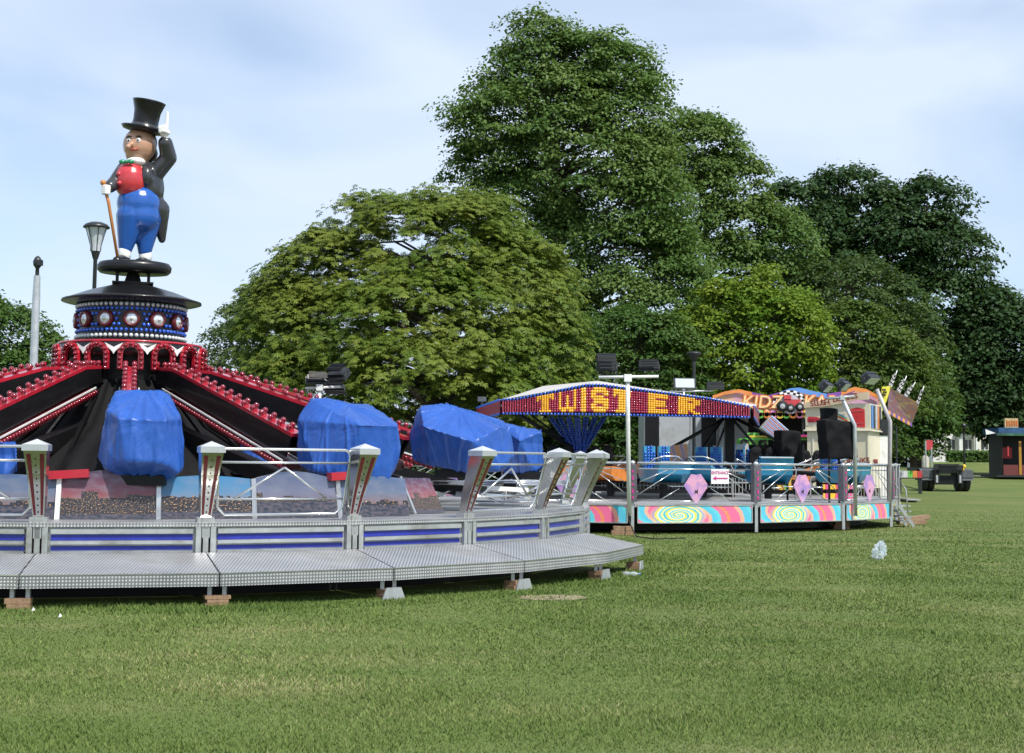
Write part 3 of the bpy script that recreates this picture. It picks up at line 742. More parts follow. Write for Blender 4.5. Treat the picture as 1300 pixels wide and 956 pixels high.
for k, (px, py) in enumerate(((585, 641), (640, 636), (690, 634))):
    p_ = W(px, py, 24+k); t = thing('spare_barrier', ['stack of spare chrome barriers on the deck, left one', 'stack of spare chrome barriers on the deck, middle one', 'stack of spare chrome barriers on the deck, right one near the corner'][k], 'barrier', (p_.x, p_.y, ZD), -.15+.2*k, group='spare barriers on the deck')
    for j in range(3):
        q = MB(); q.tube([(-.7, .08*j, .05), (-.7, .08*j, .34+.03*j), (.7, .08*j, .34+.03*j), (.7, .08*j, .05), (-.7, .08*j, .05)], .018, 6); q.tube([(-.65, .08*j, .05), (0, .08*j, .33), (.65, .08*j, .05)], .013, 5); q.build('barrier_frame', chrome, t, local=True)
# tower
TA = atan2(-RX, RY)                      # the tower's front faces the photographer
def zt(py): return W(173, py, RY).z
tower = thing('spinning_ride', 'near ride with red and black arms and a tall drum of blue bulbs and lamps', 'fairground ride', (RX, RY, ZD), TA)
def tl(a, r, z): return Vector((r*sin(a), -r*cos(a), z-ZD))
def tb(name, q, mm, parent=tower): return q.build(name, mm, parent, local=True)
s = .01295
zbt, zbb = zt(391), zt(435)
q = MB(); q.lathe([(.875, zbb-ZD-.02), (.875, zbt-ZD+.05)], 56); drum = tb('drum', q, black_gloss)
q = MB(); q.lathe([(.30, zt(361)-ZD), (.34, zt(363)-ZD), (.75, zt(372)-ZD), (1.08, zt(381.5)-ZD), (1.16, zt(383)-ZD), (1.165, zt(385)-ZD), (1.12, zt(386)-ZD), (.86, zt(390)-ZD), (.2, zt(390)-ZD)], 64); tb('brim', q, black_gloss)
for nm, py, mm, r0 in (('white_bulb_row', 392.5, white_bulb, .033), ('white_bulb_row', 431, white_bulb, .036)):
    q = MB()
    for k in range(66): q.ball(tl(2*pi*k/66, .90, zt(py)), r0, n=8, k=5)
    tb(nm, q, mm)
rows = [398, 404.5, 411, 417.5, 424]
for ri_, py in enumerate(rows):
    q = MB()
    for k in range(70):
        a = 2*pi*(k+.5*(ri_ % 2))/70; la = round(a/(2*pi/13))*(2*pi/13)
        if hypot((a-la)*.9, zt(py)-zt(411)) < .165: continue
        if (ri_ == 2) and hypot((a-la)*.9, 0) > .20: continue
        q.ball(tl(a, .895, zt(py)), .032, n=8, k=5)
    tb('blue_bulb_row', q, blue_bulb)
for k in range(13):
    a = 2*pi*k/13; rot = Matrix.Rotation(a, 3, 'Z') @ Matrix.Rotation(pi/2, 3, 'X'); c = tl(a, .87, zt(410.5))
    q = MB(); q.lathe([(.14, 0), (.142, .03), (.125, .075), (.10, .08), (.095, .05)], 20, c, rot=rot); lp = tb('lamp', q, red_dull)
    q = MB(); q.lathe([(.098, .055), (.07, .072), (.035, .082), (0, .085)], 16, c, rot=rot); q.lathe([(.03, .085), (.028, .095), (0, .098)], 10, c, rot=rot); tb('lens', q, glass_lens, lp)
q = MB(); z1, z0 = zt(439), zt(470); q.lathe([(.88, z1-ZD+.055), (1.17, z1-ZD), (1.19, z1-ZD), (1.19, z0-ZD+.18), (1.15, z0-ZD+.18)], 56); ring = tb('collar', q, black_gloss)
q = MB(); q.lathe([(1.193, z1-ZD-.02), (1.20, z1-ZD-.005), (1.19, z1-ZD+.012), (1.15, z1-ZD+.016)], 56); tb('rim_stripe', q, red)
NA = 14
for k in range(NA):
    a = 2*pi*k/NA; da = 2*pi/NA
    # arch: red band and bulbs
    rr = 1.215; q = MB(); qb = MB(); w_ = .165; zc = zt(456)
    path = [(-w_, zt(474))]+[(-w_*cos(t), zc+w_*sin(t)) for t in np.linspace(0, pi, 9)]+[(w_, zt(474))]
    pts3 = [tl(a+x/rr, rr, z) for x, z in path]
    for p_, n_ in zip(pts3, pts3[1:]): q.bar(p_, n_, .085, .05, up=tuple(tl(a, 1, ZD)))
    L_ = [0]; 
    for p_, n_ in zip(path, path[1:]): L_.append(L_[-1]+hypot(p_[0]-n_[0], p_[1]-n_[1]))
    for t in np.linspace(.01, L_[-1]-.01, 13):
        x = np.interp(t, L_, [p_[0] for p_ in path]); z = np.interp(t, L_, [p_[1] for p_ in path]); q.ball(tl(a+x/rr, rr+.045, z), .034, n=8, k=5, mi=1)
    ar = tb('arch', q, [red, red_bulb])
    # white gull shape between arches
    am = a+da/2; r2 = 1.198; zz = zt(446)
    out = [(-.15, .055), (-.06, .012), (0, -.02), (.06, .012), (.15, .055), (.09, -.03), (.03, -.085), (0, -.135), (-.03, -.085), (-.09, -.03)]
    q = MB(); P_ = [tl(am+x/r2, r2, zz+z) for x, z in out]
    q.add(P_, [(9, 0, 1), (9, 1, 2, 8), (8, 2, 7), (2, 6, 7), (2, 3, 5, 6), (3, 4, 5)]); tb('gull_motif', q, white)
q = MB(); q.lathe([(1.0, zt(470)-ZD+.2), (.95, zt(490)-ZD), (.9, .02)], 32); tb('core', q, black)
# pleated black drapes below the arms
q = MB(); prof = []
nn = 200; ring_ = []
for lvl, (r_, z_) in enumerate(((1.0, zt(486)-ZD), (1.7, 1.25), (2.7, .75), (3.2, .35), (3.3, .01))):
    for k in range(nn): 
        aa = 2*pi*k/nn; rr = r_+(.02+.05*lvl/3)*sin(k*2*pi*40/nn+sin(k*.3)); ring_.append((rr*sin(aa), -rr*cos(aa), z_))
q.add(ring_, [(l*nn+k, l*nn+(k+1) % nn, (l+1)*nn+(k+1) % nn, (l+1)*nn+k) for l in range(4) for k in range(nn)], 0, True); tb('drape', q, black_cloth)
for k in range(28):
    a = 2*pi*k/28+.07; q = MB(); q.bar(tl(a, 1.3, zt(500)), tl(a+.05, 3.45, ZD+.1), .05, .05); tb('strut', q, black_gloss)
# stand under the statue
q = MB(); q.lathe([(.16, zt(361)-ZD-.02), (.13, zt(355)-ZD), (.10, zt(348)-ZD)], 16); q.box((0, 0, zt(360.5)-ZD), (.68, .5, .03)); tb('statue_stand', q, black)
for x_ in (-.26, .26):
    for y_ in (-.15, .15): q = MB(); q.bar((x_, y_, zt(361)-ZD), (x_, y_, zt(345)-ZD), .05); tb('stand_post', q, black)

# arms: parts of the ride, each with its flanges and plates as sub-parts
def arm(a, lb=None):
    t = bpy.data.objects.new('ride_arm', None); COL.objects.link(t); t.parent = tower; t.location = (0, 0, -ZD); t.rotation_euler = (0, 0, a-TA)
    return t
ztop = [(1.15, 3.10), (1.75, 3.05), (5.35, 1.98)]; zlow = [(1.15, 2.74), (1.5, 2.68), (5.2, 1.55)]
proto_parts = []
def arm_parts():
    w_ = .10
    for sx in (-1, 1):
        q = MB(); q.poly([(sx*w_, -r, z) for r, z in ztop]+[(sx*w_, -r, z+.12) for r, z in reversed(zlow)], .02*sx); yield 'side_plate', q.mesh('side_plate', [black_gloss])
    q = MB()
    for (r0, z0_), (r1, z1_) in zip(ztop, ztop[1:]): q.bar((0, -r0, z0_), (0, -r1, z1_), .21, .05)
    for k in range(34):
        f = k/33*(5.35-1.15)+1.15; z = np.interp(f, [p[0] for p in ztop], [p[1] for p in ztop])
        q.ball((.07 if k % 2 else -.07, -f, z+.075), .045, n=8, k=5, mi=1); q.lathe([(.028, -.04), (.028, .0)], 6, (.07 if k % 2 else -.07, -f, z+.05), mi=1)
    yield 'top_flange', q.mesh('top_flange', [red, red_bulb])
    q = MB(); (r0, z0_), (r1, z1_) = zlow[1], zlow[2]; q.bar((0, -r0, z0_), (0, -r1, z1_), .30, .12)
    for k in range(48):
        f = k/47
        for sx in (-.155, .155): q.ball((sx, -(r0+(r1-r0)*f), z0_+(z1_-z0_)*f-.005), .033, n=7, k=4, mi=1)
    for sx in (-.15, .15): q.bar((sx, -r0, z0_+.07), (sx, -r1, z1_+.07), .018, .024, mi=2)
    yield 'lower_flange', q.mesh('lower_flange', [red_dull, red_bulb, white])
    q = MB(); q.bar((0, -1.0, 2.2), (0, -5.6, 1.18), .22, .26); yield 'lower_beam', q.mesh('lower_beam', [black])
    q = MB(); q.bar((0, -5.2, 1.25), (0, -6.6, 1.22), .5, .08); yield 'car_carrier', q.mesh('car_carrier', [black])
APM = list(arm_parts())
for k in range(-4, 6):
    t = arm(.263+k*2*pi/NA)
    for nm, me in APM:
        o = bpy.data.objects.new(nm, me); COL.objects.link(o); o.parent = t

# tarpaulin wrapped cars
def car(name_lb, pts, Y0, cat='covered car', depth=None, red_tip=None):
    P = [W(px, py, Y0+dy) for px, py, dy in pts]
    c = sum(P, Vector())/len(P); zl = min(p.z for p in P)
    t = thing('covered_ride_car', name_lb, cat, (c.x, c.y, zl), group='ride cars wrapped in blue tarpaulin')
    bm = bmesh.new(); vs = [bm.verts.new(p) for p in P]; bmesh.ops.convex_hull(bm, input=vs)
    for v in [v for v in bm.verts if not v.link_faces]: bm.verts.remove(v)
    bm.verts.index_update(); q = MB(); q.add([v.co for v in bm.verts], [[v.index for v in f.verts] for f in bm.faces]); bm.free()
    H_ = max(p.z for p in P)-zl; sd_ = random.random()*9
    def wr(co):
        h = co.z/H_; a = atan2(co.y, co.x)
        pl = sin(a*18+4*noise.noise(Vector((co.x*1.5, co.y*1.5, co.z+sd_))))*.011*max(0, .42-h)/.42
        n1_ = noise.noise(Vector((co.x*1.3, co.y*1.3, co.z*1.0+sd_)))*.035
        # long thin folds hanging down the sides
        c2 = a*2.6+co.z*.5
        rg = 1-abs(noise.noise(Vector((c2*1.1, co.z*.55+sd_, 3))))*7
        r2 = 1-abs(noise.noise(Vector((c2*2.3+5, co.z*1.2-sd_, 8))))*8
        return pl+n1_+max(0, rg)*.024+max(0, r2)*.007-.05*max(0, 1-abs(h-.6)*2.2)
    o = remeshed('tarpaulin', q, [tarp], t, .022, 6, wr)
    q = MB(); q.box((c.x, c.y, zl-.02), (.7, .7, .12)); q.build('car_floor', black, t)
    return t
D1 = 17.6
car('blue wrapped ride car in front of the tower, nearest the camera', [(146, 497, .2), (205, 495, .2), (218, 505, .3), (150, 500, .9), (215, 500, .9), (134, 520, -.1), (126, 545, .1), (125, 580, .2), (232, 530, .1), (237, 548, .3), (233, 590, .3), (136, 596, -.2), (226, 600, -.2), (150, 607, .0), (214, 608, 0), (150, 530, -.45), (212, 533, -.4), (160, 585, -.45), (205, 588, -.4), (140, 560, 1.0), (230, 560, 1.0), (150, 600, .9), (210, 600, .9)], D1)
car('blue wrapped ride car with sharp folded corner, second from the left', [(396, 507, .3), (432, 509, .2), (470, 520, .4), (500, 530, .5), (400, 505, 1.0), (375, 532, .1), (373, 560, .3), (378, 590, .4), (458, 538, -.6), (507, 540, -.1), (508, 570, 0), (495, 608, -.1), (470, 612, -.3), (440, 605, -.5), (400, 600, -.3), (470, 515, 1.1), (505, 560, .9), (400, 598, 1.0)], 19.4)
car('long blue wrapped ride car with red tip at its lower corner, third from the left', [(533, 516, 0), (572, 514, .2), (600, 524, .1), (640, 540, 0), (652, 548, .2), (518, 545, .3), (517, 560, .5), (526, 582, .2), (548, 592, -.2), (590, 600, -.3), (632, 597, -.1), (652, 580, .2), (536, 540, -.5), (600, 560, -.6), (560, 512, 1.1), (640, 535, 1.2), (530, 580, 1.1), (650, 590, 1.1)], 21.4)
car('blue wrapped ride car furthest right, partly behind the third one', [(628, 538, 0), (655, 542, -.2), (688, 548, 0), (692, 560, .3), (690, 590, .2), (680, 600, -.1), (640, 602, -.2), (632, 570, 0), (660, 560, -.5), (640, 538, 1), (688, 545, 1.1), (690, 595, 1)], 23.6)
car('blue wrapped ride car glimpsed at the left edge behind the leftmost pillar', [(-45, 560, 0), (22, 562, 0), (24, 585, 0), (10, 606, 0), (-40, 606, 0), (-45, 560, 1), (20, 560, 1), (22, 600, 1), (-40, 600, 1)], 19.5)
car('small patch of blue wrapped car low behind the tower drapes', [(303, 562, 0), (345, 566, 0), (350, 584, 0), (335, 596, 0), (306, 590, 0), (310, 560, .8), (345, 565, .8), (345, 590, .8)], 22.0)

# ================================================================== STATUE ON THE TOWER: a plain painted showman
SB = zt(346); sc_ = .01295; scz = .0134
st = thing('showman_statue', 'painted statue of a man in top hat and tailcoat raising one white gloved finger', 'statue', (RX, RY, SB), TA+.0)
def sp(px, py, dy=0): return Vector(((px-173)*sc_, dy, (347-py)*scz))
skin = mat('painted_skin', (.48, .27, .17), .3, 0, .06, 5, coat=.4)
coat_m = mat('coat_paint', (.030, .031, .036), .3, 0, .2, 5, coat=.5)
trou_m = mat('trouser_paint', (.012, .09, .38), .25, 0, .12, 5, coat=.5)
vest_m = mat('waistcoat_paint', (.52, .035, .045), .3, 0, .1, 5, coat=.5)
glove_m = mat('glove_paint', (.80, .80, .78), .3, 0, .05, 5, coat=.4)
green_m = mat('green_paint', (.012, .22, .10), .28, 0, .12, 5, coat=.5)
brown_m = mat('cane_paint', (.50, .20, .06), .4, 0, .1, 8)
hair_m = mat('hair_paint', (.05, .03, .02), .4, 0, .2, 8)
def blob(q, a, r, b=None, r2=None, n=10, mi=0, sc=(1, 1, 1)):
    if b is None: q.ball(a, r, mi, 16, 10, sc); return
    r2 = r if r2 is None else r2
    for i in range(n+1):
        f = i/n; q.ball(Vector(a).lerp(Vector(b), f), r+(r2-r)*f, mi, 12, 8)
def rm(name, q, m, vox=.022, sm=6, parent=st): 
    return remeshed(name, q, [m], parent, vox, sm, None, True)
# body: one continuous figure
q = MB()
blob(q, sp(176, 182), .29, sc=(.98, .95, 1.08)); blob(q, sp(170, 194, -.03), .16)                 # head, jaw
blob(q, sp(177, 197), .13, sp(178, 212), .14)                                                    # neck
blob(q, sp(178, 225), .27, sc=(1, .8, 1.1)); blob(q, sp(178, 255), .30, sc=(1, .85, 1))
blob(q, sp(196, 216), .12, sp(213, 196, -.1), .10); blob(q, sp(213, 196, -.1), .10, sp(208, 172, -.22), .07)
blob(q, sp(160, 216), .12, sp(146, 236, -.12), .09); blob(q, sp(146, 236, -.12), .09, sp(137, 246, -.28), .065)
for x0, x1, y in ((168, 163, -.02), (192, 188, .08)): blob(q, sp(x0, 275, y), .19, sp(x1, 322, y), .09)
blob(q, sp(164, 184, -.25), .03, sp(161.5, 189, -.30), .048)                                   # nose
blob(q, sp(193, 186, .0), .06, sc=(.5, 1, 1.2))                                                  # ear
rm('body', q, skin, .02, 3)
head = [o for o in st.children if o.name.startswith('body')][0]
fa = Matrix.Rotation(-.42, 3, 'Z')
def fp(x, y, z): return sp(176, 182)+fa @ Vector((x, y, z))
for x_ in (-.085, .085):
    q = MB(); q.ball(fp(x_, -.248, .035), .042, 0, 12, 8, (1, .5, 1), fa); e_ = q.build('eye', glove_m, st, local=True)
    q = MB(); q.ball(fp(x_, -.270, .035), .019, 0, 10, 6, (1, .5, 1), fa); q.build('pupil', black_gloss, e_, local=True)
    q = MB(); q.tube([fp(x_-.05, -.245, .095), fp(x_, -.258, .112), fp(x_+.05, -.245, .095)], .013, 6); q.build('eyebrow', hair_m, st, local=True)
q = MB(); q.tube([fp(-.09, -.235, -.105), fp(0, -.272, -.13), fp(.09, -.235, -.105)], [.012, .024, .012], 8); q.build('mouth', mat('lip_paint', (.42, .09, .07), .35), st, local=True)
q = MB(); blob(q, sp(182, 176, .08), .235, sc=(.95, .9, 1)); blob(q, sp(188, 190, .09), .16); rm('hair', q, hair_m)
# clothes
q = MB(); blob(q, sp(177, 258), .37, sc=(1, .85, .95)); blob(q, sp(178, 274), .36, sc=(1, .85, .9))
for x0, x1, y in ((168, 162, -.05), (188, 187, .09)): blob(q, sp(x0, 276, y), .26, sp(x1, 318, y), .12)
rm('trousers', q, trou_m)
q = MB(); blob(q, sp(166, 229, -.06), .30, sc=(.95, .95, 1.12)); rm('waistcoat', q, vest_m)
q = MB(); blob(q, sp(151, 224, -.24), .045); blob(q, sp(152, 236, -.255), .045); q.build('waistcoat_button', vest_m, st, local=True)
q = MB(); blob(q, sp(183, 216, .07), .27, sc=(1, .9, .8)); blob(q, sp(190, 235, .10), .31, sc=(.85, .95, 1.2)); blob(q, sp(196, 258, .16), .27, sc=(.75, .9, 1.3)); blob(q, sp(203, 262, .16), .20, sp(209, 300, .22), .07); blob(q, sp(186, 224, -.12), .17, sc=(.8, 1, 1.2))
blob(q, sp(198, 216, 0), .16, sp(214, 197, -.1), .145); blob(q, sp(214, 197, -.1), .145, sp(209, 180, -.2), .13)
blob(q, sp(158, 214, -.02), .14, sp(146, 234, -.13), .125); blob(q, sp(146, 234, -.13), .125, sp(140, 241, -.24), .11)
rm('tailcoat', q, coat_m)
q = MB(); blob(q, sp(172, 205, -.10), .17, sc=(1, 1, .5)); rm('collar', q, glove_m)
q = MB(); q.ball(sp(160, 208, -.27), .035, 0, 10, 6)
for s_ in (-1, 1): q.ball(sp(160, 208, -.27)+fa @ Vector((s_*.075, 0, 0)), .06, 0, 10, 6, (1, .5, .7))
q.build('bow_tie', green_m, st, local=True)
for x_, y_ in ((161, -.06), (188, .10)):
    q = MB(); blob(q, sp(x_, 321, y_), .115, sp(x_, 326, y_), .12); rm('sock', q, glove_m)
    q = MB(); blob(q, sp(x_, 333, y_), .115, sp(x_-9, 336, y_-.22), .085); rm('shoe', q, black_gloss)
q = MB(); R_ = Matrix.Rotation(.14, 3, 'Y') @ Matrix.Rotation(.1, 3, 'X'); c_ = sp(181, 164)
q.lathe([(.2, -.02), (.36, .015), (.40, .06), (.385, .075), (.34, .04), (.235, .03), (.215, .2), (.225, .36), (.275, .52), (.285, .54), (.26, .55), (.0, .54)], 40, c_, rot=R_)
ht = q.build('top_hat', black_gloss, st, local=True)
q = MB(); q.lathe([(.242, .035), (.235, .13), (.22, .135)], 40, c_, rot=R_); q.build('hat_band', coat_m, ht, local=True)
# raised right glove: fist with index finger up
q = MB(); h0 = sp(207, 166, -.25)
blob(q, h0, .085, sc=(1, .7, 1.1)); blob(q, sp(209, 175, -.22), .075)
blob(q, h0+Vector((.035, -.02, .07)), .036, h0+Vector((.045, -.02, .33)), .029)                  # index finger
for k, dx in enumerate((.0, -.04, -.075)):
    a_ = h0+Vector((dx, -.03, .075-.012*k)); b_ = a_+Vector((-.005, -.075, .0)); d_ = b_+Vector((.005, .01, -.075))
    blob(q, a_, .034, b_, .032); blob(q, b_, .032, d_, .028)
blob(q, h0+Vector((.07, -.03, -.02)), .035, h0+Vector((.0, -.105, -.01)), .03)
rm('glove', q, glove_m, .012, 2)
# left glove closed round the cane
q = MB(); h1 = sp(135, 247, -.31); blob(q, h1, .085, sc=(.9, .8, 1))
for k in range(4):
    a_ = h1+Vector((-.045, -.045, .06-.04*k)); b_ = a_+Vector((.05, -.055, -.003)); blob(q, a_, .029, b_, .027); blob(q, b_, .027, b_+Vector((.055, .02, 0)), .024)
blob(q, h1+Vector((.03, .0, .07)), .032, h1+Vector((.06, -.06, .03)), .028)
rm('glove', q, glove_m, .012, 2)
q = MB(); q.tube([sp(132, 240, -.36), sp(139, 262, -.34), sp(153, 333, -.28)], [.032, .028, .024], 10); q.ball(sp(131.5, 238, -.36), .05, 0, 12, 8); q.build('cane', brown_m, st, local=True)
# plinth
q = MB(); q.lathe([(.0, -.02), (.56, -.02), (.60, .02), (.61, .10), (.57, .16), (.50, .175), (0, .175)], 40, (0, 0, 0)); 
for i_, v_ in enumerate(q.v): q.v[i_] = (v_[0]*1.02+.02, v_[1]*.75, v_[2])
q.build('plinth', black_gloss, st, local=True)

# ================================================================== POSTS AND LIGHTS
dark_post = mat('black_lamp_post', (.02, .022, .024), .4, 0, .2, 6)
def post_at(px, py0, Y): p = W(px, py0, Y); return (p.x, p.y, 0)
lp = thing('lamp_post', 'black park lamp post with tapered glass lantern standing left behind the statue tower', 'street lamp', post_at(121, 330, 36))
x, y, _ = gl(lp); zz = lambda py: W(121, py, 36).z
q = MB(); q.lathe([(.10, 0), (.10, .5), (.06, .6), (.05, zz(330)), (.07, zz(328)), (.11, zz(321)), (.12, zz(319))], 14, (x, y, 0)); q.build('post', dark_post, lp)
q = MB(); q.lathe([(.12, zz(319)), (.13, zz(312)), (.20, zz(296)), (.27, zz(288))], 18, (x, y, 0)); ln_ = q.build('lantern_glass', mat('frosted_lantern', (.50, .54, .57), .25, 0, .06, 6), lp)
for k in range(6):
    a = k*pi/3; q = MB(); q.tube([(x+.13*cos(a), y+.13*sin(a), zz(319)), (x+.135*cos(a), y+.135*sin(a), zz(312)), (x+.275*cos(a), y+.275*sin(a), zz(288))], .012, 5); q.build('lantern_rib', dark_post, ln_)
q = MB(); q.lathe([(.27, zz(290)), (.33, zz(289.5)), (.335, zz(288)), (.28, zz(285)), (.16, zz(282.5)), (0, zz(281.5))], 20, (x, y, 0)); q.build('lantern_cap', dark_post, lp)
cp = thing('camera_pole', 'plain grey steel pole with black dome camera on top at the far left', 'pole', post_at(47.5, 340, 31))
x, y, _ = gl(cp); zz = lambda py: W(48, py, 31).z
q = MB(); q.lathe([(.085, 0), (.085, zz(380)), (.07, zz(352)), (.072, zz(350))], 14, (x, y, 0)); q.build('pole', galv, cp)
q = MB(); q.lathe([(.045, zz(350)), (.04, zz(341)), (.09, zz(337)), (.1, zz(332)), (.06, zz(327)), (.02, zz(325))], 14, (x, y, 0)); q.box((x+.07, y-.05, zz(334)), (.1, .12, .12)); q.build('camera_head', dark_post, cp)
lp2 = thing('lamp_post', 'black park lamp post half lost against the bright sycamore', 'street lamp', post_at(881, 480, 46))
x, y, _ = gl(lp2); zz = lambda py: W(881, py, 46).z
q = MB(); q.lathe([(.09, 0), (.06, .6), (.05, zz(458))], 10, (x, y, 0)); q.build('post', dark_post, lp2)
q = MB(); q.lathe([(.08, zz(458)), (.15, zz(452)), (.25, zz(449)), (.2, zz(447)), (0, zz(446))], 14, (x, y, 0)); q.build('lantern', dark_post, lp2)

def floodlight(px, py, wpx, hpx, Y, face=0, tilt=.4, lb='', parent=None):
    c = W(px, py, Y); s = mpp(Y); w_, h_ = wpx*s, hpx*s
    R_ = Matrix.Rotation(face, 3, 'Z') @ Matrix.Rotation(tilt, 3, 'X')
    t = thing('floodlight', lb, 'floodlight', tuple(c), group='floodlights on the ride poles')
    q = MB(); q.box((0, .06, 0), (w_, .16, h_), rot=R_, taper=1)
    q.box(R_ @ Vector((0, -.03, 0)), (w_*1.06, .04, h_*1.06), rot=R_)
    for k in range(5): q.box(R_ @ Vector((0, .16, -h_*.4+h_*.2*k)), (w_*.9, .05, h_*.05), rot=R_)
    q.build('housing', dark_post, t, local=True)
    q = MB(); q.box(R_ @ Vector((0, -.055, 0)), (w_*.9, .012, h_*.88), rot=R_); q.build('glass', glass_lens, t, local=True)
    q = MB(); q.tube([R_ @ Vector((-w_*.53, .05, 0)), R_ @ Vector((-w_*.53, .05, -h_*.3))+Vector((0, 0, -h_*.4)), R_ @ Vector((w_*.53, .05, -h_*.3))+Vector((0, 0, -h_*.4)), R_ @ Vector((w_*.53, .05, 0))], .015, 5); q.build('yoke', dark_post, t, local=True)
    return t
def pole(lb, pts, Y, r=.04, m=galv, cross=None, group='floodlight poles', cm=None):
    P = [W(a, b, Y) for a, b in pts]; t = thing('floodlight_pole', lb, 'pole', tuple(P[0]), group=group)
    q = MB(); q.tube(P, r, 10); q.build('pole', m, t)
    if cross:
        q = MB(); q.tube([W(*cross[0], Y), W(*cross[1], Y)], r*.7, 8); q.build('crossbar', m, t)
        k_ = 3.4 if m is white else 2.4
        q = MB(); q.box(tuple(P[-1]), (r*k_, r*k_, r*k_)); q.build('clamp', m, t)
    return t
pole('white floodlight pole with T shaped crossbar in front of the bulb lettering', [(799, 655), (797, 520), (797, 480)], 32.4, .05, white, [(760, 479), (836, 478)])
floodlight(770, 460, 24, 22, 32.6, pi+.1, .12, 'large square floodlight at the left end of the T shaped crossbar')
floodlight(824, 464, 24, 11, 32.6, pi-.1, .3, 'flat floodlight at the right end of the T shaped crossbar')
pole('short white pole with crossbar behind the second blue wrapped car', [(404, 540), (406, 492)], 27, .035, white, [(388, 493), (432, 491)])
floodlight(402, 482, 26, 9, 27, pi+.3, .5, 'floodlight tilted flat at the left of the pair behind the second wrapped car')
floodlight(430, 475, 24, 16, 27, pi-.5, .9, 'floodlight tilted up at the right of the pair behind the second wrapped car')
floodlight(425, 494, 24, 8, 27.6, pi, .8, 'lower floodlight hanging under the crossbar behind the second wrapped car')
pole('thin pole with single lamp behind the third wrapped car', [(612, 560), (612, 510)], 44, .04, galv)
floodlight(612, 506, 12, 7, 44, 0, .3, 'small pale floodlight above the third wrapped car under the chestnut')
floodlight(869, 487, 27, 13, 40, .1, -.2, 'floodlight with bright glass above the letter R of the bulb sign')
floodlight(908, 489, 20, 8, 40, pi, .1, 'dark floodlight just right of the bright glass one above the bulb sign')
pole('short post carrying the bright glass floodlight above the bulb sign', [(868, 520), (868, 494)], 40, .03, galv, [(850, 497), (905, 496)])
pole('grey leaning pole with crossbar in front of the cream kiosk', [(1086, 655), (1085, 540), (1069, 505)], 35.6, .05, galv, [(1050, 506), (1085, 503)])
floodlight(1050, 492, 17, 12, 35.6, .9, .8, 'left floodlight of the pair tipped over the cream kiosk sign')
floodlight(1072, 490, 17, 12, 35.6, .9, .8, 'right floodlight of the pair tipped over the cream kiosk sign')
pole('bent pole with white upper tube at the right end of the swirl painted ride', [(1129, 655), (1130, 535), (1113, 494)], 37.2, .055, mat('worn_white_pole', (.45, .42, .42), .5, .2, .2, 5))
floodlight(1106, 482, 26, 13, 37.2, .8, .9, 'large black floodlight on the bent pole beside the chequered flags')

# ================================================================== SWIRL PAINTED RIDE
TZ = .68; TC = Vector((2.9, 41, 0))
corners = [(-2.8, 35.3), (-.1, 33.2), (2.8, 32.7), (5.79, 33.6), (8.26, 35.4), (9.95, 37.3), (10.9, 40.3), (10.6, 43.4), (8.6, 46.2), (5.8, 48), (2.8, 48.6), (-.3, 48), (-3, 46.2), (-4.8, 43.4), (-5.2, 40.3), (-4.4, 37.5)]
sr = thing('swirl_ride_platform', 'platform of the bulb sign ride with pink, yellow and turquoise swirl panels and steel railings', 'ride platform', tuple(TC))
dg_ = mat('grey_deck', (.34, .34, .35), .6, .2, .15, 3, dirt=(.2, .19, .18))
q = MB(); q.poly([(x, y, TZ) for x, y in corners], .06); q.build('deck_floor', dg_, sr)
q = MB(); q.poly([(TC.x+(x-TC.x)*.9, TC.y+(y-TC.y)*.9, .55) for x, y in corners], .5); q.build('underframe', black, sr)
sw = uvmat('swirl_painting', swirl, .35, .5)
vis = [(15, 0), (0, 1), (1, 2), (2, 3), (3, 4), (4, 5), (5, 6)]
pink = mat('magenta_paint', (.55, .04, .25), .45)
rail_m = galv
kite = uvmat('kite_painting', lambda t, u, v: mixc(t, ramp(t, noi(t, 3.5, 3, coord(t, 'UV')), [(.42, (0, 0, 0)), (.56, (1, 1, 1))]), (.66, .34, .50), ramp(t, v, [(.15, (.60, .08, .22)), (.45, (.74, .66, .72)), (.62, (.70, .56, .68)), (.9, (.36, .22, .52))])), .4, .3)
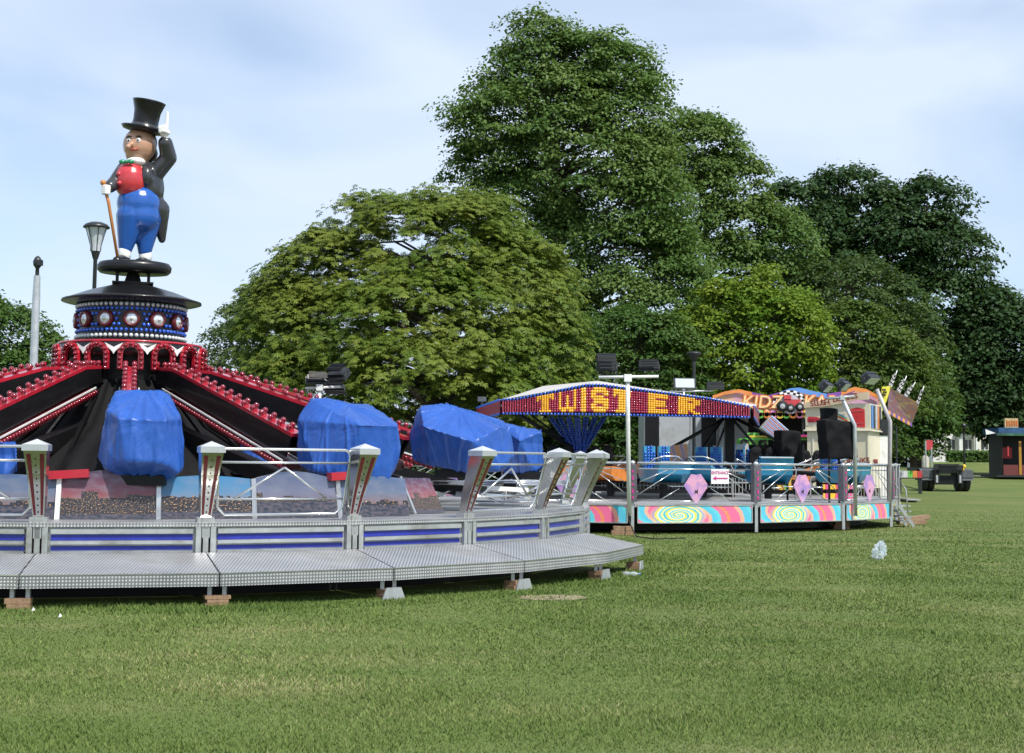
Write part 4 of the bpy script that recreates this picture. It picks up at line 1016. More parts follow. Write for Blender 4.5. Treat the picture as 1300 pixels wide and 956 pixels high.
for ci, cj in vis:
    a = Vector((*corners[ci], 0)); b = Vector((*corners[cj], 0)); e = (b-a).normalized(); nrm = Vector((e.y, -e.x, 0))
    A = a+e*.12; B = b-e*.12; L_ = (B-A).length
    q = MB(); q.add([A+Vector((0, 0, .27))+nrm*.03, B+Vector((0, 0, .27))+nrm*.03, B+Vector((0, 0, .66))+nrm*.03, A+Vector((0, 0, .66))+nrm*.03], [(0, 1, 2, 3)], 0, False, [[(0, 0), (1, 0), (1, 1), (0, 1)]])
    q.add([A+Vector((0, 0, .27)), B+Vector((0, 0, .27)), B+Vector((0, 0, .66)), A+Vector((0, 0, .66))], [(3, 2, 1, 0)], 1)
    sp_ = q.build('swirl_panel', [sw, alu_dull], sr)
    q = MB()
    for z_ in (.262, .668): q.bar(A+Vector((0, 0, z_))+nrm*.03, B+Vector((0, 0, z_))+nrm*.03, .03, .025)
    for p_ in (A, B): q.bar(p_+Vector((0, 0, .26))+nrm*.03, p_+Vector((0, 0, .67))+nrm*.03, .025, .03)
    q.build('panel_frame', alu, sp_)
    # railing section
    up = lambda p_, z_: p_+Vector((0, 0, z_))
    rl = MB(); rl.tube([up(A, 1.63), up(B, 1.63)], .028, 8); rl.build('top_rail', chrome, sr)
    rl = MB(); rl.tube([up(A, 1.50), up(B, 1.50)], .013, 6); rl.build('thin_rail', chrome, sr)
    rl = MB(); rl.tube([up(A, .76), up(B, .76)], .013, 6); rl.build('thin_rail', chrome, sr)
    for t0, z0_, t1, z1_ in ((.02, 1.2, .28, 1.5), (.0, .9, .35, 1.5), (.18, .76, .36, 1.05), (.98, 1.2, .72, 1.5), (1.0, .9, .7, 1.5), (.82, .76, .64, 1.05), (.28, 1.1, .72, 1.1)):
        rl = MB(); rl.tube([up(A.lerp(B, t0), z0_), up(A.lerp(B, t1), z1_)], .011, 5); rl.build('brace_wire', chrome, sr)
    if (ci, cj) != (5, 6):
        c = A.lerp(B, .5)+nrm*.05; q = MB(); kw, z_ = .31, 1.03
        P_ = [(-.12, 1.39), (0, 1.37), (.12, 1.39), (.31, 1.12), (.03, .72), (-.03, .72), (-.31, 1.12)]
        out_ = [c+e*x_+Vector((0, 0, zz_)) for x_, zz_ in P_]
        q.add(out_, [tuple(range(len(P_)))], 0, False, [[(x_/.62+.5, (zz_-.72)/.67) for x_, zz_ in P_]]); q.poly([p_-nrm*.006 for p_ in out_], .015)
        kt = q.build('kite_board', [kite], sr)
        q = MB(); q.poly([c+nrm*.006+e*x_+Vector((0, 0, zz_)) for x_, zz_ in ((-.03, 1.03), (.0, .93), (.04, 1.05), (.045, .9), (.0, .99), (-.04, .9))], .004); q.build('kite_mark', black_gloss, kt)
for ci in (15, 0, 1, 2, 3, 4, 5, 6):
    a = Vector((*corners[ci], 0)); d_ = (a-TC); an = atan2(d_.x, -d_.y)
    q = MB(); q.box((a.x, a.y, 1.17), (.19, .16, .86), rot=Matrix.Rotation(an, 3, 'Z')); nn_ = Vector((sin(an), -cos(an), 0)); ee = Vector((cos(an), sin(an), 0))
    for k in range(5):
        c = a+nn_*.085+Vector((0, 0, 1.44-.15*k)); q.bar(c-ee*.022, c+ee*.022, .012, .10 if k % 2 else .06, mi=1)
    rp_ = q.build('rail_post', [mat('worn_grey_post', (.16, .15, .17), .4, .5, .25, 8), pink], sr)
    q = MB(); q.ball((a.x, a.y, 1.63), .065, n=12, k=8); q.build('post_ball', chrome, rp_)
    q = MB(); q.box((a.x, a.y, .39), (.07, .07, .70)); q.build('leg', galv, sr)
for px, py, ww in ((790, 679, .5), (1067, 672, .4)):
    p = G(px, py); t = thing('wooden_packing', 'timber block under the swirl ride below the %s' % ('white floodlight pole' if px < 900 else 'cream kiosk'), 'packing block', (p.x, p.y, 0)); q = MB(); q.box((0, 0, .05), (ww, .3, .10)); q.box((.02, 0, .15), (ww*.9, .25, .09)); q.build('timber', wood, t, local=True)
# steps and boards at the right end
p = W(1141, 650, 38.2); t = thing('metal_steps', 'small aluminium steps at the right end of the swirl ride', 'steps', (p.x, p.y, 0))
for k in range(4): q = MB(); q.box((.05+.02*k, 0, .56-.14*k), (.34, .7, .035)); q.build('tread', alu, t, local=True)
for s_ in (-.36, .36): q = MB(); q.bar((-.1, s_, .6), (.3, s_, .02), .03, .08); q.tube([(-.1, s_, .55), (-.08, s_, 1.3), (.1, s_, 1.0), (.15, s_, .4)], .018, 6); q.build('side_rail', alu, t, local=True)
for lb, x0, y0, x1, y1 in (('long dark timber lying on the grass by the metal steps', 1145, 661, 1176, 657), ('brown timber lying crosswise by the metal steps', 1140, 664, 1174, 664)):
    a, b = G(x0, y0+2), G(x1, y1+2); t = thing('timber_beam', lb, 'timber', ((a.x+b.x)/2, (a.y+b.y)/2, 0)); q = MB(); q.bar(a+Vector((0, 0, .07)), b+Vector((0, 0, .07)), .22, .12); q.build('beam', wood, t)

# canopy with bulb lettering
GL = {'T': ["1111111", "1111111", "1011101", "0011100", "0011100", "0011100", "0011100", "0111110"], 'W': ["1000001", "1000001", "1001001", "1001001", "1001001", "1001001", "1111111", "0110110"], 'I': ["1"]*8,
      'S': ["0111110", "1111111", "1100011", "1111100", "0111111", "1100011", "1111111", "0111110"], 'E': ["1111111", "1111111", "1110000", "1111110", "1111110", "1110000", "1111111", "1111111"],
      'R': ["1111110", "1111111", "1110011", "1111111", "1111110", "1111100", "1110110", "1110011"]}
place = [('T', 680, 704), ('W', 708, 732), ('I', 737, 743), ('S', 749, 771), ('T', 778, 802), ('E', 822, 847), ('R', 861, 888)]
maroon_b = mat('maroon_bulb_plastic', (.34, .012, .05), .2, 0, .3, 9, coat=.7)
yellow_b = mat('yellow_bulb_plastic', (.85, .40, .006), .25, 0, .25, 9, coat=.6)
cn = thing('bulb_sign_canopy', 'maroon and yellow bulb canopy spelling TWISTER with blue bulb edges over the swirl ride', 'ride canopy', (TC.x, TC.y, TZ))
def lit_i(px, v):
    return next((k for k, (ch, a, b) in enumerate(place) if a <= px < b), 0)
def lit(px, v):
    for ch, a, b in place:
        if a <= px < b:
            g_ = GL[ch]; r_ = max(0, min(7, int((1-v)*8))); c_ = min(len(g_[0])-1, int((px-a)/(b-a)*len(g_[0]))); return g_[r_][c_] == '1'
    return False
def prof_top(px): return np.interp(px, [637, 655, 745, 765, 900, 952], [507, 506, 487, 487, 503, 513])
def prof_bot(px): return np.interp(px, [637, 952], [525, 527])
def board(A, B, px0, px1, n, letters=True, rows=9, flip=False):
    nrm = Vector(((B-A).y, -(B-A).x, 0)).normalized(); s_ = mpp(36.5)
    def P(f, v, out=0):
        px = px0+(px1-px0)*f; zt_, zb_ = W(637, prof_top(px), 36.5).z, W(637, prof_bot(px), 36.5).z
        p_ = A.lerp(B, f); return Vector((p_.x, p_.y, zb_+(zt_-zb_)*v))+nrm*out
    q = MB(); m_ = 24
    q.add([P(i/m_, 0) for i in range(m_+1)]+[P(i/m_, 1) for i in range(m_+1)], [(i, i+1, m_+2+i, m_+1+i) for i in range(m_)])
    q.add([P(i/m_, 0, -.06) for i in range(m_+1)]+[P(i/m_, 1, -.06) for i in range(m_+1)], [(m_+1+i, m_+2+i, i+1, i) for i in range(m_)])
    ql = [MB() for _ in place]
    for r_ in range(rows):
        for c_ in range(n):
            f = (c_+.5)/n; px = px0+(px1-px0)*f; v = .10+.80*(r_+.5)/rows; hgt = P(f, 1).z-P(f, 0).z
            rr_ = min(.043, hgt*.8/rows*.62)
            on = letters and lit(px, (v-.1)/.8); (ql[lit_i(px, v)] if on else q).ball(P(f, v, .02), max(rr_, .026)*(1.22 if on else 1), 0 if on else 1, 6, 4)
    n2 = int(n*.72)
    for c_ in range(n2):
        f = (c_+.5)/n2; q.ball(P(f, .02, .03), .036, 2, 6, 4); q.ball(P(f, .99, .03), .036, 2, 6, 4); q.ball(P(f, .935, .03), .024, 2, 6, 4)
    bd = q.build('sign_board', [black, maroon_b, blue_bulb], cn)
    if letters:
        for l_ in ql: l_.build('bulb_letter', yellow_b, bd)
def xw(px, Y): return W(px, 520, Y).x
A_, B_ = Vector((xw(637, 36.6), 36.6, 0)), Vector((xw(952, 36.4), 36.4, 0))
board(A_, B_, 637, 952, 100)
board(Vector((xw(606, 43), 43, 0)), Vector((xw(636, 36.9), 36.9, 0)), 650, 640, 40, False)
board(Vector((xw(956, 36.6), 36.6, 0)), Vector((xw(962, 44), 44, 0)), 950, 925, 40, False)
zt5 = lambda px: W(637, prof_top(px), 36.5).z
q = MB(); q.add([(A_.x, A_.y+.05, zt5(637)), (xw(745, 36.6), 36.65, zt5(745)+.01), (xw(765, 36.6), 36.65, zt5(765)+.01), (B_.x, B_.y+.05, zt5(952)), tuple(W(962, 514, 44)), tuple(W(758, 483.5, 42)), tuple(W(690, 490, 42)), tuple(W(609, 516, 43))],
      [(0, 1, 6, 7), (1, 2, 5, 6), (2, 3, 4, 5)]); q.poly([(A_.x, A_.y+.1, zt5(637)-.12), (B_.x, B_.y+.1, zt5(637)-.12), (xw(960, 44), 44, zt5(637)-.12), (xw(609, 43), 43, zt5(637)-.12)], .05)
q.build('canopy_roof', grey_canvas, cn)
def cst(pts, Y0, Y1, r, m=black, nm='strut'):
    q = MB(); q.tube([W(*pts[0], Y0), W(*pts[1], Y1)], r, 8); q.build(nm, m, cn)
q = MB(); p = W(926, 560, 41); q.box((p.x, p.y, (TZ+3.1)/2), (.26, .26, 3.1-TZ)); q.build('column', black, cn)
for pts, Y0, Y1, r in ((((918, 532), (843, 574)), 41, 39, .05), (((916, 534), (888, 576)), 41, 39.5, .045), (((932, 530), (1012, 572)), 41, 40, .05), (((930, 532), (965, 572)), 41, 42, .04), (((921, 540), (908, 575)), 41, 43, .035), (((655, 524), (742, 578)), 37, 39.5, .06), (((668, 522), (735, 572)), 38, 39.5, .03)): cst(pts, Y0, Y1, r)
fan_m = blue_bulb
for k in range(7):
    f = k/6; top = W(700+66*f, 531, 38+2*abs(f-.5)); bot = W(729+12*f, 572, 39.2); q = MB()
    q.bar(bot, top, .09, .05, mi=1)
    for j in range(15):
        for s_ in (-.04, .04): q.ball(bot.lerp(top, j/14)+Vector((s_, -.05, 0)), .045, n=6, k=4)
    q.build('bulb_spoke', [blue_bulb, alu], cn)
q = MB()
for j in range(7):
    for s_ in np.linspace(-.14, .14, 4): q.ball(W(735, 562+j*3.4, 39)+Vector((s_, 0, 0)), .045, n=6, k=4)
q.lathe([(.15, 0), (.15, .9)], 12, tuple(W(735, 590, 39.2))); q.build('bulb_hub', blue_bulb, cn)

# cars of the swirl ride
tub_m = mat('metallic_blue_shell', (.03, .26, .46), .25, .3, .12, 3, coat=.7)
orange_m = mat('orange_paint', (.70, .24, .05), .35, 0, .15, 5, coat=.4)
def swirl_car(px, py, Y, face, lb, shell=tub_m, backs=True, high=1.0):
    c = W(px, py, Y); t = thing('twister_car' if False else 'ride_car', lb, 'ride car', (c.x, c.y, TZ+.42), face, group='cars of the swirl painted ride')
    q = MB(); prof = [(-.62, .50), (-.66, .25), (-.45, .08), (.35, .05), (.75, .30), (.86, .62*high), (.72, .66*high)]
    ins = [(.60, .60*high), (.52, .30), (.3, .16), (-.42, .18), (-.54, .48)]
    for sx in (-1, 1): q.poly([(sx*.52, -yy_, z_) for yy_, z_ in prof[:6]]+[(sx*.52, -.2, .42)], .04*sx)
    for (y0, z0_), (y1, z1_) in zip(prof, prof[1:]): q.add([(-.54, -y0, z0_), (.54, -y0, z0_), (.54, -y1, z1_), (-.54, -y1, z1_)], [(0, 1, 2, 3)], 0, True)
    q.add([(-.54, -.72, .66*high), (.54, -.72, .66*high), (.54, -.6, .6*high), (-.54, -.6, .6*high), (-.54, -.5, .2), (.54, -.5, .2)], [(0, 3, 2, 1), (3, 4, 5, 2)])
    q.build('shell', shell, t, local=True)
    q = MB(); q.bar((-.54, -.9, .64*high), (.54, -.9, .64*high), .05, .035); q.build('edge_trim', chrome, t, local=True)
    q = MB(); q.box((0, .1, .30), (.96, .55, .14)); q.build('seat', black, t, local=True)
    if backs:
        for sx in (-.26, .26):
            q = MB()
            for zr in range(9):
                for xx in np.linspace(-.15, .15, 4):
                    if zr > 6 and abs(xx) > .1: continue
                    q.ball((sx+xx, .43, .38+zr*.085), .042, n=6, k=4)
            q.box((sx, .50, .72), (.40, .10, .75), mi=1); q.build('bulb_backrest', [blue_bulb, tub_m], t, local=True)
    else:
        for sx in (-.26, .26):
            q = MB(); q.box((sx, .48, .62), (.40, .12, .62)); q.ball((sx, .48, .95), .2, 0, 12, 8, (1, .4, .8)); q.build('backrest', black_cloth, t, local=True)
    q = MB(); q.tube([(-.5, .3, .5), (-.48, -.35, .72), (-.2, -.5, .80), (.2, -.5, .80), (.48, -.35, .72), (.5, .3, .5)], .025, 8); q.tube([(-.3, -.5, .79), (-.25, -.1, .62), (.25, -.1, .62), (.3, -.5, .79)], .02, 6); q.build('lap_bar', chrome, t, local=True)
    q = MB(); q.lathe([(.12, -.4), (.12, .12)], 12); q.box((0, 0, .03), (.9, 1.2, .05)); q.box((0, 0, -.2), (1.6, .14, .12)); q.build('base_frame', black, t, local=True)
    t.scale = (.8, .8, .88); return t
swirl_car(842, 600, 36.0, .35, 'ride car with tall blue bulb backrests right of the white floodlight pole', high=1.0)
swirl_car(893, 605, 37.0, -.5, 'glossy blue ride car turned left behind the entrance sign')
swirl_car(975, 605, 36.6, .15, 'bright blue ride car with high shell behind the second railing post', high=1.25, backs=False)
swirl_car(775, 610, 37.5, 2.4, 'ride car with two black rounded headrests between the pole and the bulb fan', orange_m, False)
swirl_car(716, 612, 37.0, .2, 'orange edged ride car seen through the short chrome handrail', orange_m, False)
swirl_car(1068, 620, 38.4, .6, 'low pale blue ride car behind the hanging kite boards near the kiosk', mat('pale_blue_shell', (.08, .38, .58), .25, .3, .1, 3, coat=.7), True)
swirl_car(1012, 606, 41.5, 1.4, 'ride car with two black square headrests behind the black covered speakers', orange_m, False)
swirl_car(690, 612, 40.5, 1.2, 'ride car with black headrests half hidden behind the rightmost flared pillar', orange_m, False)
swirl_car(752, 606, 41.5, .8, 'dark backed ride car below the fan of blue bulb spokes', black_gloss, False)
swirl_car(935, 607, 42.5, -.9, 'ride car with blue bulb backs behind the black column')
swirl_car(1040, 605, 43.5, .4, 'chrome barred ride car with black seats in front of the childrens ride', alu_dull, False)
swirl_car(868, 606, 43.5, 2.2, 'ride car with its plain back to the camera behind the striped painted board', mat('pale_blue_shell', (.08, .38, .58), .25, .3, .1, 3, coat=.7), False)
for k, (x0, y0, x1, y1, Y0, Y1) in enumerate(((690, 606, 790, 590, 39, 41), (800, 612, 900, 600, 40, 38.5), (900, 600, 1010, 612, 38.5, 41), (930, 595, 1070, 604, 42, 39), (843, 574, 800, 606, 39, 40))):
    cst(((x0, y0), (x1, y1)), Y0, Y1, .07, black, 'radial_arm')
for k, (px, Y) in enumerate(((700, 39.5), (758, 40), (833, 41.5), (908, 39.5), (990, 39.4), (1046, 41), (1092, 41.5))):
    c_ = W(px, 600, Y); t = thing('chrome_barrier', 'loop topped chrome barrier inside the swirl ride '+['left of the bulb fan', 'under the bulb fan', 'behind the car with tall blue backs', 'behind the entrance sign', 'beside the black covered speaker', 'behind the hanging kite boards', 'next to the kiosk'][k], 'barrier', (c_.x, c_.y, TZ), .2*k-.5, group='chrome barriers inside the swirl ride')
    q = MB(); q.tube([(-.5, 0, 0), (-.5, 0, .8), (-.42, 0, .95), (-.3, 0, 1.0), (.3, 0, 1.0), (.42, 0, .95), (.5, 0, .8), (.5, 0, 0)], .022, 7); q.build('loop', chrome, t, local=True)
    for z_ in (.3, .6): q = MB(); q.tube([(-.5, 0, z_), (.5, 0, z_)], .016, 6); q.build('cross_rail', chrome, t, local=True)
def covered_box(lb, x0, x1, y0, y1, Y, dpt, nm='covered_speaker', lean=0):
    b0 = W(x0, y1, Y); b1 = W(x1, y1, Y); zt_ = W((x0+x1)/2, y0, Y).z; c = (b0+b1)/2; w_ = (b1-b0).length
    t = thing(nm, lb, 'covered speaker', (c.x, c.y, b0.z), .25)
    q = MB(); q.poly([(-w_/2-lean, -dpt/2, zt_-b0.z), (w_/2-lean, -dpt/2, zt_-b0.z-.04), (w_/2, -dpt/2, 0), (-w_/2, -dpt/2, 0)], dpt, d=(0, -1, 0))
    def wr(co): return noise.noise(co*4+Vector((x0, 0, 0)))*.03+(1-abs(noise.noise(co*2.2+Vector((x0, 3, 0))))*5)*.012
    remeshed('cover', q, [black_cloth], t, .03, 2, wr, True)
    q = MB(); q.tube([(0, 0, .05), (0, 0, -(b0.z-TZ))], .03, 8); q.build('stand', dark_post, t, local=True)
covered_box('large black cloth covered speaker in front of the cream kiosk', 1044, 1086, 533, 582, 35.8, .5, lean=.09)
covered_box('smaller black covered box on top of the large covered speaker', 1042, 1062, 517, 535, 36.2, .35)
covered_box('black cloth covered speaker left of the large one, beside the blue car', 986, 1013, 546, 584, 37.0, .5)
# lattice barrier behind the cars
t = thing('lattice_barrier', 'low grey lattice barrier across the swirl ride behind the cars', 'barrier', (W(880, 600, 40.5).x, 40.5, TZ))
q = MB(); w_ = 5.2
for k in range(53): x_ = -w_/2+k*.1; q.bar((x_, 0, .1), (x_, 0, .75), .02, .02)
q.build('barrier_bars', galv, t, local=True)
for z_ in (.1, .42, .75): q = MB(); q.bar((-w_/2, 0, z_), (w_/2, 0, z_), .04, .04); q.build('barrier_rail', galv, t, local=True)
t = thing('entrance_sign', 'white entrance sign with pink arrow pointing left on the railing', 'sign', tuple(W(914, 605, 33.15)), atan2(corners[3][1]-corners[2][1], corners[3][0]-corners[2][0]))
q = MB(); q.box((0, 0, 0), (.45, .015, .34)); q.build('sign_plate', mat('sign_white', (.80, .80, .80), .4, 0, .03), t, local=True)
text_part('lettering', 'ENTRANCE', .10, pink, t, (0, -.012, .085), (pi/2, 0, 0), .002, .86, bold=.0015)
q = MB(); q.poly([(x_, -.012, z_) for x_, z_ in ((-.19, -.04), (-.10, .01), (-.10, -.025), (.19, -.025), (.19, -.055), (-.10, -.055), (-.10, -.09))], .004); q.build('arrow', pink, t, local=True)
# painted scenery boards inside
def paint_board(lb, pts, Y, cols, seed, nm='painted_board', vert=False):
    P = [W(x_, y_, Y) for x_, y_ in pts]; c = sum(P, Vector())/len(P); t = thing(nm, lb, 'painted board', (c.x, c.y, min(p_.z for p_ in P)))
    def fn(t_, u, v):
        wv = t_.nodes.new('ShaderNodeTexWave'); wv.inputs['Scale'].default_value = 1.1; wv.inputs['Distortion'].default_value = 6; wv.inputs['Detail'].default_value = 1
        mp_ = t_.nodes.new('ShaderNodeMapping'); mp_.inputs['Location'].default_value = (seed, seed*2, 0); t_.links.new(coord(t_, 'UV'), mp_.inputs[0]); t_.links.new(mp_.outputs[0], wv.inputs[0])
        return ramp(t_, wv.outputs[0], [(i/len(cols), c_) for i, c_ in enumerate(cols)], True)
    q = MB(); q.poly(P[::-1], .04, d=(0, -1, 0)); q.build('board', uvmat('painted_board_%d' % seed, fn), t); return t
paint_board('orange and mauve striped curved painted board left of the blue bulb backs', [(843, 592), (843, 578), (852, 566), (872, 563), (874, 600), (850, 600)], 38.2, [(.75, .32, .06), (.40, .28, .42), (.8, .42, .1), (.35, .25, .4)], 3)
paint_board('yellow, black and green painted board low behind the railing', [(990, 588), (1003, 585), (1006, 622), (986, 622)], 39.4, [(.75, .45, .05), (.05, .05, .05), (.75, .25, .05), (.1, .4, .08)], 7)
paint_board('yellow and red painted toy panel behind the kite boards', [(1045, 606), (1085, 606), (1085, 634), (1045, 636)], 40.4, [(.85, .55, .04), (.85, .6, .06), (.7, .12, .04), (.75, .1, .3)], 9)
paint_board('pale blue and orange painted panel behind the black column', [(905, 566), (950, 563), (952, 592), (905, 592)], 43.5, [(.35, .55, .68), (.7, .4, .15), (.6, .6, .65), (.25, .42, .6)], 12)

# grey lorry box behind the canopy
p0_, p1_ = W(818, 560, 52), W(950, 560, 52)
t = thing('lorry_body', 'plain grey box body of a lorry behind the bulb sign ride', 'lorry', ((p0_.x+p1_.x)/2, 53.2, 0)); w_ = p1_.x-p0_.x; zt_ = W(880, 520, 52).z
q = MB(); q.box((0, 0, (zt_+1)/2), (w_, 2.4, zt_-1)); q.build('box', mat('lorry_grey', (.40, .42, .44), .45, .1, .08, 2, dirt=(.28, .27, .25)), t, local=True)
for x_ in (-w_*.35, -w_*.05, w_*.3): q = MB(); q.box((x_, -1.21, (zt_+1.2)/2), (.06, .04, zt_-1.3)); q.build('corner_trim', alu_dull, t, local=True)
for x_ in (-w_*.42, w_*.12): q = MB(); q.box((x_, -1.21, (zt_+1.2)/2+.1), (.55, .03, zt_-1.6)); q.build('door_opening', black, t, local=True)
for x_ in (-w_*.35, w_*.3): q = MB(); q.lathe([(.3, -.15), (.48, -.15), (.48, .15), (.3, .15)], 20, (x_, -.9, .48), rot=Matrix.Rotation(pi/2, 3, 'X')); q.build('wheel', rubber, t, local=True)
q = MB(); q.box((0, 0, .85), (w_, 1.8, .3)); q.build('chassis', black, t, local=True)

# ================================================================== CHILDREN'S CAR RIDE (behind)
YK = 49.5
kr = thing('childrens_ride', 'childrens car ride with wavy painted KIDZ KARS board and dark interior', 'fairground ride', tuple(W(1000, 600, YK).xy)+(0,))
def kp(px, py, dy=0): return W(px, py, YK+dy)
edge = [(905, 502), (920, 497), (938, 494), (955, 498), (975, 502), (990, 498), (1003, 493), (1015, 492), (1030, 496), (1050, 500), (1068, 497), (1085, 491), (1100, 494), (1118, 503)]
q = MB(); Pt = [kp(x_, y_) for x_, y_ in edge]+[kp(1118, 524), kp(905, 524)]
sgn = uvmat('sunset_sign_paint', lambda t_, u, v: mixc(t_, ramp(t_, noi(t_, 1.2, 3, coord(t_, 'UV')), [(.45, (0, 0, 0)), (.55, (1, 1, 1))]), (.70, .40, .20), (.55, .30, .42)))
q.poly(Pt[::-1], .08, d=(0, -1, 0)); kb = q.build('name_board', sgn, kr)
def ribbon(pts, th, m, out, nm='border'):
    q = MB(); n_ = len(pts); a_ = [kp(x_, y_, -out) for x_, y_ in pts]; b_ = [kp(x_, y_+th, -out) for x_, y_ in pts]
    q.add(a_+b_, [(i, n_+i, n_+i+1, i+1) for i in range(n_-1)]); q.add([p_+Vector((0, .03, 0)) for p_ in a_+b_], [(i+1, n_+i+1, n_+i, i) for i in range(n_-1)]); q.build(nm, m, kb)
blue_p = mat('sky_blue_paint', (.10, .26, .62), .4, 0, .1, 4, coat=.3); purp = mat('purple_paint', (.20, .06, .36), .4, 0, .1, 4, coat=.3)
ribbon(edge[:6], 4, orange_m, .10); ribbon(edge[3:8], 5, purp, .11); ribbon(edge[5:11], 6, blue_p, .12); ribbon(edge[9:12], 6, purp, .13); ribbon(edge[10:], 5, orange_m, .14)
lett = mat('cream_letter_paint', (.80, .62, .32), .4); lo_ = mat('orange_letter_paint', (.72, .18, .03), .4)
for tx, px in (('KIDZ', 967), ('KARS', 1046)):
    t_ = text_part('lettering', tx, .62, lo_, kb, Vector(kp(px, 511, -.20))-Vector(gl(kb)), (pi/2, 0, 0), .01, 1.0, .15, .03)
    t_ = text_part('lettering', tx, .62, lett, kb, Vector(kp(px, 511, -.22))-Vector(gl(kb)), (pi/2, 0, 0), .01, 1.0, .15, .0)
# chequered half ring and little red tractor picture
c0 = kp(1003, 513, -.2)-Vector(gl(kr)); sK = mpp(YK)
for mm_, par in ((black_gloss, 0), (glove_m, 1)):
    q = MB()
    for ring2 in range(2):
        for k in range(14):
            if (k+ring2) % 2 != par: continue
            a0, a1 = pi*k/14, pi*(k+1)/14; r0 = (15-ring2*2.6)*sK; r1 = r0+2.6*sK
            q.add([c0+Vector((r*cos(a)*1.25, 0, r*sin(a))) for r, a in ((r0, a1), (r0, a0), (r1, a0), (r1, a1))], [(0, 1, 2, 3)])
    q.build('chequered_ring', mm_, kr, local=True)
q = MB(); 
for k in range(24): pass
q.lathe([(0, 0), (12.5*sK, 0)], 24, c0+Vector((0, -.01, 0)), rot=Matrix.Rotation(pi/2, 3, 'X')); q.build('picture_disc', mat('picture_grey', (.45, .45, .50), .5), kr, local=True)
tr_ = MB()
tr_.box(c0+Vector((.05, -.05, .05)), (.55, .04, .22)); tr_.box(c0+Vector((-.1, -.05, .22)), (.25, .04, .18)); tr_.build('tractor_body_picture', vest_m, kr, local=True)
for x_, r_, z_ in ((-.28, .2, -.08), (.0, .15, -.14), (.32, .15, -.1)):
    q = MB(); q.lathe([(r_, 0), (r_, .05), (0, .06)], 16, c0+Vector((x_, -.04, z_)), rot=Matrix.Rotation(pi/2, 3, 'X')); q.build('tractor_wheel_picture', rubber, kr, local=True)
    q = MB(); q.lathe([(r_*.45, .07), (0, .08)], 12, c0+Vector((x_, -.05, z_)), rot=Matrix.Rotation(pi/2, 3, 'X')); q.build('tractor_hub_picture', alu, kr, local=True)
# scalloped trim, interior, floor
cols_ = [mat('pink_scallop', (.65, .2, .4), .4), mat('yellow_scallop', (.75, .5, .06), .4), mat('green_scallop', (.15, .5, .08), .4), mat('orange_scallop', (.75, .25, .05), .4)]
for k in range(10):
    q = MB(); c = kp(948+k*8.4, 526, -.15); q.lathe([(.09, 0), (.15, 0), (.15, .03), (.09, .03)], 14, c, rot=Matrix.Rotation(pi/2, 3, 'X')); q.build('scallop', cols_[k % 4], kr)
def kbox(nm, x0, x1, y0, y1, d0, d1, m):
    a, b = kp(x0, y0, d0), kp(x1, y1, d0); q = MB(); zc = (a.z+b.z)/2; q.box(((a.x+b.x)/2, YK+(d0+d1)/2, zc), (abs(b.x-a.x), abs(d1-d0), abs(a.z-b.z))); q.build(nm, m, kr)
kbox('back_wall', 912, 1116, 520, 600, 4.0, 4.1, black)
kbox('roof_panel', 905, 1118, 519, 523, .2, 4.2, black)
kbox('yellow_edge', 948, 1040, 553, 556, -.2, -.1, mat('yellow_edge_paint', (.75, .55, .04), .4)); kbox('green_edge', 948, 1040, 556, 559, -.18, -.1, cols_[2])
kbox('pink_edge', 1015, 1045, 552, 554.5, -.26, -.2, pink)
kbox('floor_deck', 905, 1118, 598, 603, -.1, 4.1, dg_)
for x_ in (912, 1020, 1116): kbox('corner_post', x_-1.5, x_+1.5, 522, 603, -.1, .05, dark_post)
t = thing('toy_car', 'green and black toy car hanging inside the childrens ride', 'toy car', tuple(kp(955, 568, .6)))
q = MB(); q.box((0, 0, .2), (1.0, .6, .22)); q.box((0, 0, .42), (.5, .5, .2), taper=.8); q.build('body', cols_[2], t, local=True)
for x_ in (-.32, .32): q = MB(); q.lathe([(.05, -.32), (.17, -.32), (.17, .32), (.05, .32)], 14, (x_, 0, .12), rot=Matrix.Rotation(pi/2, 3, 'X')); q.build('wheel', rubber, t, local=True)
# tilted striped box
t = thing('striped_awning', 'tilted awning box with blue, red and white stripes under the painted board', 'awning', tuple(kp(983, 545, -.4)))
cc_ = kp(983, 543, -.4); R_ = Matrix.Rotation(.72, 3, 'Y'); sm = [blue_p, glove_m, vest_m, glove_m]
q = MB(); q.box((0, .03, 0), (.78, .5, .56), rot=R_); q.build('box', glove_m, t, local=True)
for k in range(9):
    q = MB(); q.box(R_ @ Vector((0, -.225, -.24+.06*k)), (.78, .012, .028), rot=R_); q.build('stripe', [blue_p, vest_m][k % 2], t, local=True)

# ================================================================== CREAM DRINKS KIOSK
YS = 46.2
cream = mat('cream_paint', (.66, .60, .44), .4, 0, .06, 2, coat=.2); cream2 = mat('cream_trim', (.74, .69, .55), .4, 0, .05, 3)
ks = thing('drinks_kiosk', 'cream drinks kiosk with arched SLUSH DUMMIES board and red cup picture', 'kiosk', tuple(W(1065, 600, YS).xy)+(0,), -.0)
def sp2(px, py, dy=0): return W(px, py, YS+dy)
def sbox(nm, x0, x1, y0, y1, d0, d1, m, par=None):
    a, b = sp2(x0, y0, 0), sp2(x1, y1, 0); q = MB(); q.box(((a.x+b.x)/2, YS+(d0+d1)/2, (a.z+b.z)/2), (abs(b.x-a.x), abs(d1-d0), abs(a.z-b.z))); return q.build(nm, m, par or ks)
lower = sbox('lower_body', 1024, 1103, 547, 620, .05, 2.0, cream)
sbox('upper_body', 1022, 1104, 512, 546, 0, 2.1, cream)
sbox('ledge', 1020, 1106, 545.2, 547.6, -.06, 2.15, cream2)
for x_ in (1032, 1078, 1101.5): sbox('edge_trim', x_-1, x_+1, 549, 620, .02, .05, cream2)
